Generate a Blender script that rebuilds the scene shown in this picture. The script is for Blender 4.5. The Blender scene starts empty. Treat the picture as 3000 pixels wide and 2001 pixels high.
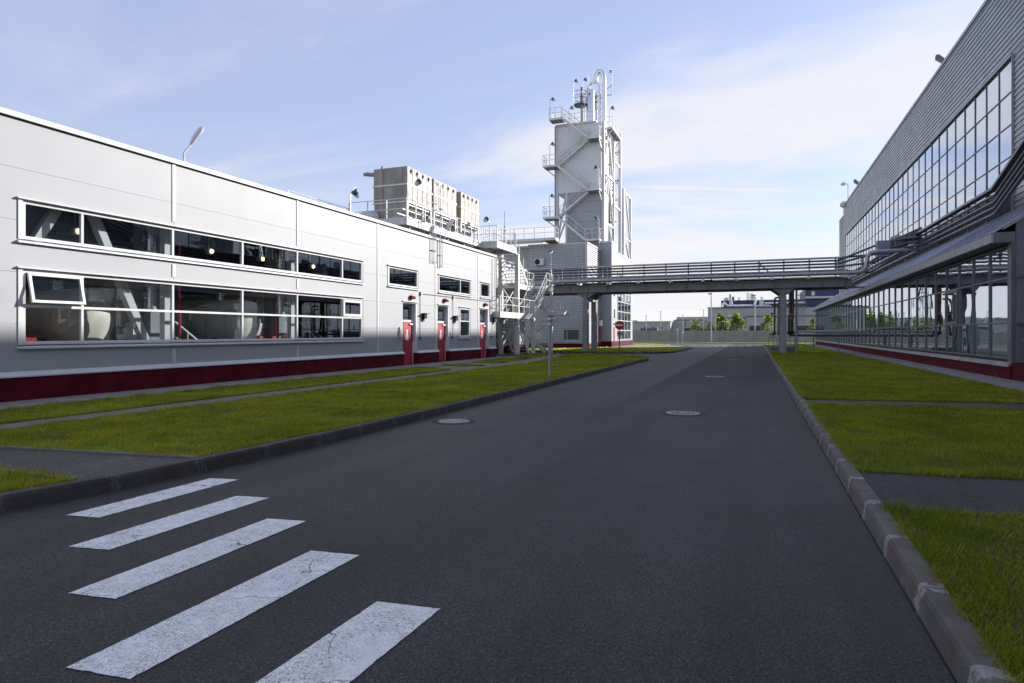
import bpy, math, random
import numpy as np
from mathutils import Vector, Matrix, Quaternion
random.seed(7); np.random.seed(7)
sc = bpy.context.scene
C = sc.collection
R = math.radians

# ------------------------------------------------------------------ camera
TH = math.atan(712 / 1840)
cd = bpy.data.cameras.new('camera'); cam = bpy.data.objects.new('camera', cd); C.objects.link(cam)
cd.sensor_width = 36; cd.lens = 36 * 1840 / 3000; cd.shift_y = -25.5 / 3000
cd.clip_start = .05; cd.clip_end = 4000
cam.location = (0, 0, 1.65); cam.rotation_euler = (R(90), 0, TH)
sc.camera = cam

# ------------------------------------------------------------------ light
SUN = Vector((1, 1.5, .6485)).normalized()
EL = math.asin(SUN.z)
w = bpy.data.worlds.new('World'); sc.world = w; w.use_nodes = True
nt = w.node_tree; nt.nodes.clear()
def nn(t, **k):
    n = nt.nodes.new(t)
    for a, b in k.items(): setattr(n, a, b)
    return n
def ln(a, b): nt.links.new(a, b)
def wm(op, a, b=None, c=None):
    n = nn('ShaderNodeMath', operation=op)
    for i, v in enumerate((a, b, c)):
        if v is None: continue
        if isinstance(v, (int, float)): n.inputs[i].default_value = v
        else: ln(v, n.inputs[i])
    return n.outputs[0]
SKY = nn('ShaderNodeTexSky', sky_type='NISHITA', sun_disc=False, sun_elevation=EL, sun_rotation=math.atan2(SUN.x, SUN.y),
         altitude=50, air_density=1.0, dust_density=.35, ozone_density=2.5)
tc = nn('ShaderNodeTexCoord'); sep = nn('ShaderNodeSeparateXYZ'); ln(tc.outputs['Generated'], sep.inputs[0])
zz = wm('ADD', wm('MAXIMUM', sep.outputs[2], 0.0), .10)
cmb = nn('ShaderNodeCombineXYZ'); ln(wm('DIVIDE', sep.outputs[0], zz), cmb.inputs[0]); ln(wm('DIVIDE', sep.outputs[1], zz), cmb.inputs[1])
def cloud(rot, scale, nscale, lo, hi, det=7, rough=.55, dist=.6, loc=(0, 0, 0)):
    mp = nn('ShaderNodeMapping'); mp.inputs['Rotation'].default_value = (0, 0, R(rot)); mp.inputs['Scale'].default_value = scale; mp.inputs['Location'].default_value = loc
    ln(cmb.outputs[0], mp.inputs[0])
    no = nn('ShaderNodeTexNoise'); no.inputs['Scale'].default_value = nscale; no.inputs['Detail'].default_value = det
    no.inputs['Roughness'].default_value = rough; no.inputs['Distortion'].default_value = dist
    ln(mp.outputs[0], no.inputs['Vector'])
    mr = nn('ShaderNodeMapRange', interpolation_type='SMOOTHSTEP'); mr.inputs[1].default_value = lo; mr.inputs[2].default_value = hi
    ln(no.outputs['Fac'], mr.inputs[0]); return mr.outputs[0]
c1 = cloud(-30, (.35, 1.1, 1), .70, .46, .72, det=8, rough=.60, dist=.8, loc=(6, 0, 0))       # wind-drawn cirrus
c2 = cloud(15, (.5, .8, 1), .55, .475, .60, det=9, rough=.56, dist=.3, loc=(4, 1.0, 0))          # soft broken patches
c3 = cloud(-72, (.16, 2.6, 1), .8, .54, .74, det=5, rough=.5, dist=.25)          # thin long streaks
low = wm('POWER', wm('SUBTRACT', 1.0, wm('MAXIMUM', sep.outputs[2], 0.0)), 7.0)
msk = wm('ADD', wm('ADD', wm('MULTIPLY', c1, .72), wm('MULTIPLY', c2, .85)), wm('ADD', wm('MULTIPLY', c3, .25), wm('MULTIPLY', low, .70)))
# one faded condensation trail
def pdir(px, py):
    u, v = (px - 1500) / 1840, (975 - py) / 1840
    return Vector((-math.sin(TH) + u * math.cos(TH), math.cos(TH) + u * math.sin(TH), v)).normalized()
T0, T1 = pdir(1830, 546), pdir(2420, 562); TN = T0.cross(T1).normalized(); TM = (T0 + T1).normalized()
def vdot(v):
    n = nn('ShaderNodeVectorMath', operation='DOT_PRODUCT'); ln(tc.outputs['Generated'], n.inputs[0]); n.inputs[1].default_value = v; return n.outputs['Value']
def smooth(x, a, b, c, d):
    n = nn('ShaderNodeMapRange', interpolation_type='SMOOTHSTEP'); ln(x, n.inputs[0])
    for i, v in enumerate((a, b, c, d)): n.inputs[i + 1].default_value = v
    return n.outputs[0]
trail = wm('MULTIPLY', smooth(wm('ABSOLUTE', vdot(TN)), 0, .0042, 1, 0), smooth(vdot(TM), T0.dot(TM) - .004, T0.dot(TM) + .006, 0, 1))
msk = wm('ADD', msk, wm('MULTIPLY', trail, .40))
msk = wm('MINIMUM', wm('MULTIPLY', msk, .95), .97)
hz = nn('ShaderNodeMix', data_type='RGBA'); hz.inputs['Factor'].default_value = .58; ln(SKY.outputs[0], hz.inputs['A']); hz.inputs['B'].default_value = (2.85, 3.15, 4.55, 1)   # thin high veil
mix = nn('ShaderNodeMix', data_type='RGBA'); ln(msk, mix.inputs['Factor']); ln(hz.outputs['Result'], mix.inputs['A'])
mix.inputs['B'].default_value = (4.7, 4.65, 4.85, 1)
bg = nn('ShaderNodeBackground'); bg.inputs['Strength'].default_value = .12
wo = nn('ShaderNodeOutputWorld'); ln(mix.outputs['Result'], bg.inputs[0]); ln(bg.outputs[0], wo.inputs[0])

sd = bpy.data.lights.new('sun', 'SUN'); so = bpy.data.objects.new('sun', sd); C.objects.link(so)
sd.energy = 5.0; sd.angle = R(.55); sd.color = (1, .955, .90)
so.rotation_euler = SUN.to_track_quat('Z', 'Y').to_euler(); so.location = (40, 40, 60)
vs = sc.view_settings
vs.view_transform = 'Standard'; vs.look = 'None'; vs.gamma = 1; vs.exposure = 0.72; vs.use_curve_mapping = False
sc.cycles.use_denoising = True
sc.cycles.max_bounces = 8; sc.cycles.transparent_max_bounces = 16
sc.cycles.caustics_reflective = True; sc.cycles.caustics_refractive = False

# ------------------------------------------------------------------ materials
def mat(name, col, rough=.6, metal=0., var=.10, vs=1.5, streak=0., bump=0., bs=40., spec=.4, dirt=0., dcol=(.05, .04, .03), rib=None, rv=.08, flake=False):
    m = bpy.data.materials.new(name); m.use_nodes = True
    t = m.node_tree; N = t.nodes; L = t.links
    p = N['Principled BSDF']; p.inputs['Roughness'].default_value = rough; p.inputs['Metallic'].default_value = metal
    p.inputs['Specular IOR Level'].default_value = spec
    g = N.new('ShaderNodeNewGeometry')
    def noise(scale, det=4, vec=None, sc3=None):
        n = N.new('ShaderNodeTexNoise'); n.inputs['Scale'].default_value = scale; n.inputs['Detail'].default_value = det
        src = vec or g.outputs['Position']
        if sc3:
            mp = N.new('ShaderNodeMapping'); mp.inputs['Scale'].default_value = sc3; L.new(src, mp.inputs[0]); src = mp.outputs[0]
        L.new(src, n.inputs['Vector']); return n.outputs['Fac']
    def mr(x, a, b, c, d):
        n = N.new('ShaderNodeMapRange'); L.new(x, n.inputs[0])
        for i, v in enumerate((a, b, c, d)): n.inputs[i + 1].default_value = v
        return n.outputs[0]
    def mul(x, y):
        n = N.new('ShaderNodeMath'); n.operation = 'MULTIPLY'; L.new(x, n.inputs[0]); L.new(y, n.inputs[1]); return n.outputs[0]
    f = mr(noise(vs), .3, .7, 1 - var, 1 + var)
    if streak: f = mul(f, mr(noise(1, 5, sc3=(5, 5, .25)), .45, .75, 1.0, 1 - streak))
    mx = N.new('ShaderNodeMix'); mx.data_type = 'RGBA'; mx.blend_type = 'MULTIPLY'; mx.inputs['Factor'].default_value = 1
    mx.inputs['A'].default_value = (*col, 1); L.new(f, mx.inputs['B'])
    out = mx.outputs['Result']
    if dirt:
        d = N.new('ShaderNodeMix'); d.data_type = 'RGBA'
        L.new(mr(noise(2.2, 8, sc3=(1, 1, .6)), .56, .70, 0, dirt), d.inputs['Factor']); L.new(out, d.inputs['A']); d.inputs['B'].default_value = (*dcol, 1)
        out = d.outputs['Result']
    if flake:
        n1 = mr(noise(16, 5), .66, .69, 0, 1); n2 = mr(noise(.7, 2), .50, .62, 0, 1)
        d = N.new('ShaderNodeMix'); d.data_type = 'RGBA'; L.new(mul(n1, n2), d.inputs['Factor']); L.new(out, d.inputs['A']); d.inputs['B'].default_value = (.34, .30, .29, 1); out = d.outputs['Result']
    L.new(out, p.inputs['Base Color'])
    L.new(mr(noise(vs * 3), .3, .7, max(0, rough - rv), min(1, rough + rv)), p.inputs['Roughness'])
    if bump or rib:
        b = N.new('ShaderNodeBump')
        if rib:
            sx = N.new('ShaderNodeSeparateXYZ'); L.new(g.outputs['Position'], sx.inputs[0])
            mm = N.new('ShaderNodeMath'); mm.operation = 'PINGPONG'; mm.inputs[1].default_value = rib / 2; L.new(sx.outputs[2], mm.inputs[0])
            L.new(mr(mm.outputs[0], 0, .012, 0, 1), b.inputs['Height']); b.inputs['Distance'].default_value = .0015; b.inputs['Strength'].default_value = .5
        else:
            L.new(noise(bs, 5), b.inputs['Height']); b.inputs['Strength'].default_value = bump; b.inputs['Distance'].default_value = .02
        L.new(b.outputs[0], p.inputs['Normal'])
    return m

M = {}
M['panel'] = mat('white_sandwich_panel', (.385, .395, .42), .55, .0, var=.025, vs=.5, streak=.02, rib=.175, rv=.015)
M['white'] = mat('white_painted_metal', (.60, .60, .61), .4, var=.05, streak=.08)
M['galv'] = mat('galvanised_steel', (.55, .57, .60), .42, .35, var=.12, vs=3)
M['stair'] = mat('white_stair_paint', (.68, .67, .645), .5, var=.06, vs=4, dirt=.25, dcol=(.25, .17, .11))
M['flash'] = mat('grey_flashing', (.60, .62, .67), .4, .2, var=.05, streak=.1)
M['maroon'] = mat('maroon_plinth_render', (.105, .006, .016), .85, var=.28, vs=2.5, streak=.15, bump=.35, bs=30, dirt=.25, dcol=(.06, .03, .03), spec=.12, flake=True)
M['reddoor'] = mat('red_door_paint', (.42, .030, .06), .45, var=.06)
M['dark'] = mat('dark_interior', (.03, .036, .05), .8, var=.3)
M['black'] = mat('black_rubber_and_shade', (.015, .015, .017), .6)  # black fittings, and the shade painted in behind the plant wall pipes
M['tank'] = mat('cream_tank_shell', (.62, .58, .50), .45, var=.10, vs=2, streak=.12)
M['silver'] = mat('polished_duct', (.78, .79, .81), .25, .9, var=.05)
M['redpipe'] = mat('red_pipe_paint', (.45, .02, .03), .4)
M['galvpanel'] = mat('weathered_galvanised_sheet', (.31, .292, .265), .6, .1, var=.18, vs=1.2, streak=.35, dirt=.45, dcol=(.24, .19, .14))
M['corr_dark'] = mat('dark_silver_corrugated', (.34, .35, .39), .38, .55, var=.05, vs=.4)
M['corr_grey'] = mat('light_grey_corrugated', (.74, .745, .77), .5, .05, var=.06, vs=.6, streak=.08)
M['corr_store'] = mat('store_grey_corrugated', (.44, .455, .495), .5, .1, var=.06, vs=.6, streak=.08)
M['darkpane'] = mat('dark_store_glass', (.016, .026, .022), .08, var=.2, vs=.8)
M['frame'] = mat('grey_aluminium_frame', (.13, .135, .155), .4, .3, var=.08)
M['gpanel'] = mat('grey_cladding_panel', (.17, .175, .205), .45, .2, var=.06)
M['roofblue'] = mat('blue_grey_roof_sheet', (.22, .235, .32), .38, .3, var=.10, vs=2, streak=0)
M['fascia'] = mat('concrete_grey_fascia', (.34, .335, .34), .55, .1, var=.14, vs=2.5, streak=.22, dirt=.25, dcol=(.15, .12, .10))
M['pipe_dark'] = mat('dark_pipe_cladding', (.10, .105, .12), .36, .5, var=.18, vs=3)
M['pipe_alu'] = mat('aluminium_pipe_cladding', (.34, .345, .36), .36, .6, var=.14, vs=2.5, dirt=.2, dcol=(.2, .17, .14))
M['concrete'] = mat('column_concrete', (.27, .275, .29), .8, var=.12, vs=2, streak=.12, bump=.25, bs=25)
M['girder'] = mat('grey_painted_girder', (.20, .205, .215), .55, .1, var=.10, vs=2, streak=.12)
M['rust'] = mat('rust_brown_pipe', (.16, .085, .05), .7, var=.3, vs=5)
M['kerbdark'] = None
M['paving'] = mat('concrete_apron', (.20, .195, .195), .9, var=.16, vs=1.6, bump=.4, bs=60, dirt=.4, dcol=(.09, .085, .08))
M['footpath'] = mat('worn_footpath_asphalt', (.155, .145, .14), .9, var=.14, vs=2.2, bump=.5, bs=120)
M['soil'] = mat('turf_soil', (.045, .06, .015), .95, var=.3, vs=6, bump=.5, bs=50)
M['farturf'] = mat('distant_turf', (.12, .15, .025), .95, var=.3, vs=1.0, bump=.6, bs=40)
M['wallconc'] = mat('boundary_wall_concrete', (.34, .34, .315), .85, var=.10, vs=1.2, streak=.18, bump=.2, bs=20)
M['green'] = mat('green_lamp_housing', (.012, .09, .075), .45)
M['lampglass'] = mat('lamp_lens', (.55, .60, .58), .15, var=.1)
M['signgrey'] = mat('grey_sign_back', (.34, .36, .39), .5, .2, var=.06)
M['signred'] = mat('sign_red', (.50, .012, .02), .45)
M['signwhite'] = mat('sign_white', (.80, .80, .78), .45)
M['orange'] = mat('orange_beacon', (.85, .30, .02), .35)
M['blue'] = mat('navy_blue_cladding', (.035, .055, .13), .5, var=.05)
M['fargrey'] = mat('factory_grey_cladding', (.42, .42, .43), .6, var=.05, vs=.3, streak=.08)
M['iron'] = mat('cast_iron', (.20, .20, .205), .5, .5, var=.25, vs=20)
M['collar'] = mat('patched_asphalt_collar', (.024, .024, .025), .8, var=.3, vs=30, bump=.5, bs=90)
M['bark'] = mat('bark', (.09, .065, .045), .9, var=.3, vs=8)
M['tinbox'] = mat('ac_casing', (.70, .70, .67), .5, var=.05)
M['woodplank'] = mat('pale_board', (.62, .58, .50), .7)

def custom(name):
    m = bpy.data.materials.new(name); m.use_nodes = True
    return m, m.node_tree.nodes, m.node_tree.links
# clear glass of the hall: partly see-through, partly mirror
def glass(name, base, tint, wav, see=None):
    m, N, L = custom(name); N.clear()
    out = N.new('ShaderNodeOutputMaterial')
    gl = N.new('ShaderNodeBsdfGlossy'); gl.inputs['Roughness'].default_value = .0; gl.inputs['Color'].default_value = (*tint, 1)
    if see: tr = N.new('ShaderNodeBsdfTransparent'); tr.inputs['Color'].default_value = (*see, 1)
    else:
        tr = N.new('ShaderNodeBsdfDiffuse'); tr.inputs['Color'].default_value = (.02, .024, .028, 1)
    lw = N.new('ShaderNodeLayerWeight'); lw.inputs['Blend'].default_value = .5
    pw = N.new('ShaderNodeMath'); pw.operation = 'POWER'; pw.inputs[1].default_value = 3.2; L.new(lw.outputs['Facing'], pw.inputs[0])
    mr = N.new('ShaderNodeMapRange'); mr.inputs[3].default_value = base; mr.inputs[4].default_value = .92; L.new(pw.outputs[0], mr.inputs[0])
    g = N.new('ShaderNodeNewGeometry'); n = N.new('ShaderNodeTexNoise'); n.inputs['Scale'].default_value = .9; n.inputs['Detail'].default_value = 1
    L.new(g.outputs['Position'], n.inputs['Vector'])
    b = N.new('ShaderNodeBump'); b.inputs['Strength'].default_value = wav; b.inputs['Distance'].default_value = .02; L.new(n.outputs['Fac'], b.inputs['Height'])
    L.new(b.outputs[0], gl.inputs['Normal'])
    mx = N.new('ShaderNodeMixShader'); L.new(mr.outputs[0], mx.inputs[0]); L.new(tr.outputs[0], mx.inputs[1]); L.new(gl.outputs[0], mx.inputs[2])
    L.new(mx.outputs[0], out.inputs[0]); return m
M['glass'] = glass('clear_window_glass', .07, (.85, .92, 1), .05, (.93, .96, .965))
M['mirror'] = glass('reflective_facade_glass', .64, (.84, .89, .97), .16)
def emit(name, col, s):
    m, N, L = custom(name); p = N['Principled BSDF']; p.inputs['Base Color'].default_value = (*col, 1)
    p.inputs['Emission Color'].default_value = (*col, 1); p.inputs['Emission Strength'].default_value = s; return m
M['bulb'] = emit('lit_bulb', (1, .72, .35), 4)

def nodes_kit(m):
    N, L = m.node_tree.nodes, m.node_tree.links
    g = N.new('ShaderNodeNewGeometry')
    def noise(scale, det=4, vec=None, rough=.5, dist=0.):
        n = N.new('ShaderNodeTexNoise'); n.inputs['Scale'].default_value = scale; n.inputs['Detail'].default_value = det
        n.inputs['Roughness'].default_value = rough; n.inputs['Distortion'].default_value = dist
        L.new(vec or g.outputs['Position'], n.inputs['Vector']); return n
    def mr(x, a, b, c, d):
        n = N.new('ShaderNodeMapRange'); L.new(x, n.inputs[0])
        for i, v in enumerate((a, b, c, d)): n.inputs[i + 1].default_value = v
        return n.outputs[0]
    def ma(op, x, y=None):
        n = N.new('ShaderNodeMath'); n.operation = op
        for i, v in enumerate((x, y)):
            if v is None: continue
            if isinstance(v, (int, float)): n.inputs[i].default_value = v
            else: L.new(v, n.inputs[i])
        return n.outputs[0]
    def mixc(f, a, b, mode='MIX'):
        n = N.new('ShaderNodeMix'); n.data_type = 'RGBA'; n.blend_type = mode
        for k, v in (('Factor', f), ('A', a), ('B', b)):
            if isinstance(v, tuple): n.inputs[k].default_value = (*v, 1)
            elif isinstance(v, (int, float)): n.inputs[k].default_value = v
            else: L.new(v, n.inputs[k])
        return n.outputs['Result']
    return N, L, g, noise, mr, ma, mixc
def cracks(N, L, g, noise, mr, ma, scale, width, dist=.25):
    n = noise(1.6, 5); add = N.new('ShaderNodeMix'); add.data_type = 'VECTOR'; add.inputs['Factor'].default_value = dist
    L.new(g.outputs['Position'], add.inputs['A']); L.new(n.outputs['Color'], add.inputs['B'])
    v = N.new('ShaderNodeTexVoronoi'); v.feature = 'DISTANCE_TO_EDGE'; v.inputs['Scale'].default_value = scale; L.new(add.outputs['Result'], v.inputs['Vector'])
    return mr(v.outputs['Distance'], 0, width, 1, 0)
def asphalt(name, base, seam):
    m, _, _ = custom(name); N, L, g, noise, mr, ma, mixc = nodes_kit(m); p = N['Principled BSDF']
    sp = N.new('ShaderNodeTexVoronoi'); sp.inputs['Scale'].default_value = 95; L.new(g.outputs['Position'], sp.inputs['Vector'])
    f = mr(noise(170, 3).outputs['Fac'], .3, .72, .4, 1.7)
    f = ma('MULTIPLY', f, mr(noise(62, 3, rough=.7).outputs['Fac'], .38, .62, .35, 1.75))
    gr = N.new('ShaderNodeTexVoronoi'); gr.inputs['Scale'].default_value = 82; L.new(g.outputs['Position'], gr.inputs['Vector'])
    gs_ = N.new('ShaderNodeSeparateColor'); L.new(gr.outputs['Color'], gs_.inputs[0])
    f = ma('MULTIPLY', f, mr(gs_.outputs[1], 0, 1, .45, 1.6))
    f = ma('MULTIPLY', f, mr(noise(.35, 5, rough=.6).outputs['Fac'], .32, .68, .70, 1.32))
    f = ma('MULTIPLY', f, mr(noise(5, 6, rough=.7).outputs['Fac'], .3, .7, .88, 1.12))
    col = mixc(1.0, base, f, 'MULTIPLY')
    ag = N.new('ShaderNodeSeparateColor'); L.new(sp.outputs['Color'], ag.inputs[0])
    agm = ma('MULTIPLY', mr(ag.outputs[0], .86, .95, 0, 1), mr(sp.outputs['Distance'], .25, .4, 1, 0))
    col = mixc(ma('MULTIPLY', agm, .75), col, (.22, .21, .21))
    if seam:   # newer, darker strip of asphalt along the right half of the carriageway
        sx = N.new('ShaderNodeSeparateXYZ'); L.new(g.outputs['Position'], sx.inputs[0])
        wob = ma('ADD', sx.outputs[0], mr(noise(.6, 4).outputs['Fac'], .3, .7, -.05, .05))
        k = ma('MULTIPLY', mr(wob, -3.0, -2.93, 0, 1), mr(sx.outputs[1], 9, 26, 0, 1))
        col = mixc(ma('MULTIPLY', k, .62), col, (.009, .0095, .012)); L.new(mr(k, 0, 1, .38, .16), p.inputs['Specular IOR Level'])
        kr = ma('MULTIPLY', mr(sx.outputs[0], .45, .86, 0, 1), mr(noise(2.2, 5).outputs['Fac'], .4, .65, .1, .75))      # grit swept against the kerbs
        col = mixc(kr, col, (.045, .036, .032))
        kl = ma('MULTIPLY', mr(sx.outputs[0], -5.55, -5.9, 0, 1), mr(noise(2.6, 5).outputs['Fac'], .35, .65, .2, .8))
        col = mixc(kl, col, (.014, .015, .017))
    sy = N.new('ShaderNodeMapping'); sy.inputs['Scale'].default_value = (1.3, .10, 1); L.new(g.outputs['Position'], sy.inputs[0])   # wheel tracks and long stains
    col = mixc(1.0, col, mr(noise(1.0, 4, sy.outputs[0]).outputs['Fac'], .32, .68, .68, 1.38), 'MULTIPLY')
    col = mixc(mr(noise(.9, 5, rough=.65).outputs['Fac'], .60, .72, 0, .35), col, (.018, .018, .019))
    L.new(col, p.inputs['Base Color']); p.inputs['Roughness'].default_value = .68; p.inputs['Specular IOR Level'].default_value = .35
    b = N.new('ShaderNodeBump'); b.inputs['Strength'].default_value = .7; b.inputs['Distance'].default_value = .006
    L.new(ma('ADD', sp.outputs['Distance'], noise(260, 2).outputs['Fac']), b.inputs['Height']); L.new(b.outputs[0], p.inputs['Normal'])
    return m
M['asphalt'] = asphalt('road_asphalt', (.0275, .0262, .0262), True)
M['asphalt2'] = asphalt('path_asphalt', (.040, .038, .039), False)
def paint():
    m, _, _ = custom('worn_white_road_paint'); N, L, g, noise, mr, ma, mixc = nodes_kit(m); p = N['Principled BSDF']
    pit = ma('MULTIPLY', mr(noise(70, 6, rough=.75).outputs['Fac'], .50, .58, 0, 1), mr(noise(3.1, 5).outputs['Fac'], .35, .65, .25, 1))
    cr = cracks(N, L, g, noise, mr, ma, 1.5, .0065, .5)
    cr = ma('MULTIPLY', cr, mr(noise(1.7, 3).outputs['Fac'], .40, .46, 0, 1))
    col = mixc(1.0, (.86, .865, .87), mr(noise(9, 5).outputs['Fac'], .3, .7, .82, 1.06), 'MULTIPLY')
    col = mixc(ma('MAXIMUM', ma('MULTIPLY', pit, .75), cr), col, (.035, .035, .04))
    L.new(col, p.inputs['Base Color']); p.inputs['Roughness'].default_value = .75
    b = N.new('ShaderNodeBump'); b.inputs['Strength'].default_value = .6; b.inputs['Distance'].default_value = .004; L.new(noise(200, 2).outputs['Fac'], b.inputs['Height']); L.new(b.outputs[0], p.inputs['Normal'])
    return m
M['paint'] = paint()
def kerbmat(name, base, mortar, stain):
    m, _, _ = custom(name); N, L, g, noise, mr, ma, mixc = nodes_kit(m); p = N['Principled BSDF']
    t = N.new('ShaderNodeTexCoord'); sx = N.new('ShaderNodeSeparateXYZ'); L.new(t.outputs['Object'], sx.inputs[0])
    col = mixc(1.0, base, mr(noise(4, 6).outputs['Fac'], .3, .7, .72, 1.25), 'MULTIPLY')
    col = mixc(mr(noise(7, 5).outputs['Fac'], .52, .68, 0, stain), col, (.14, .055, .04))
    e = ma('ADD', ma('ABSOLUTE', sx.outputs[1]), mr(noise(14, 4).outputs['Fac'], .3, .7, -.05, .05))
    col = mixc(mr(e, .44, .455, 0, mortar), col, (.36, .35, .35))
    L.new(col, p.inputs['Base Color']); p.inputs['Roughness'].default_value = .85
    b = N.new('ShaderNodeBump'); b.inputs['Strength'].default_value = .5; b.inputs['Distance'].default_value = .008; L.new(noise(60, 4).outputs['Fac'], b.inputs['Height']); L.new(b.outputs[0], p.inputs['Normal'])
    return m
M['kerbR'] = kerbmat('kerb_concrete_stained', (.115, .105, .102), .60, .6)
M['kerbL'] = kerbmat('kerb_concrete_sooty', (.060, .056, .055), .14, .2)
def grassmat(name, a, b_, tl):
    m, _, _ = custom(name); N, L, g, noise, mr, ma, mixc = nodes_kit(m); N.remove(N['Principled BSDF']); out = N['Material Output']
    col = mixc(mr(noise(1.3, 5).outputs['Fac'], .3, .7, 0, 1), a, b_)
    col = mixc(1.0, col, mr(noise(60, 1).outputs['Fac'], .3, .7, .55, 1.45), 'MULTIPLY')
    col = mixc(1.0, col, mr(noise(.55, 5, rough=.6).outputs['Fac'], .3, .7, .72, 1.3), 'MULTIPLY')
    col = mixc(mr(noise(5, 5, rough=.65).outputs['Fac'], .56, .70, 0, .5), col, (.17, .145, .05))
    col = mixc(mr(noise(2.3, 4).outputs['Fac'], .56, .66, 0, .45), col, (.06, .12, .012))
    d = N.new('ShaderNodeBsdfDiffuse'); L.new(mixc(1.0, col, (.62, .62, .62), 'MULTIPLY'), d.inputs[0]); t = N.new('ShaderNodeBsdfTranslucent'); L.new(mixc(1.0, col, (2.1, 2.0, 1.2), 'MULTIPLY'), t.inputs[0])
    mx0 = N.new('ShaderNodeMixShader'); mx0.inputs[0].default_value = tl; L.new(d.outputs[0], mx0.inputs[1]); L.new(t.outputs[0], mx0.inputs[2])
    gs = N.new('ShaderNodeBsdfGlossy'); gs.inputs['Roughness'].default_value = .42; gs.inputs['Color'].default_value = (.75, .85, .4, 1)
    fr = N.new('ShaderNodeFresnel'); fr.inputs['IOR'].default_value = 1.38
    mx = N.new('ShaderNodeMixShader'); L.new(ma('MULTIPLY', fr.outputs[0], .30), mx.inputs[0]); L.new(mx0.outputs[0], mx.inputs[1]); L.new(gs.outputs[0], mx.inputs[2])
    L.new(mx.outputs[0], out.inputs[0]); return m
M['grass'] = grassmat('lawn_grass', (.145, .180, .018), (.225, .232, .026), .66)
M['leaf'] = grassmat('tree_leaves', (.085, .14, .025), (.17, .21, .045), .45)

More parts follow.
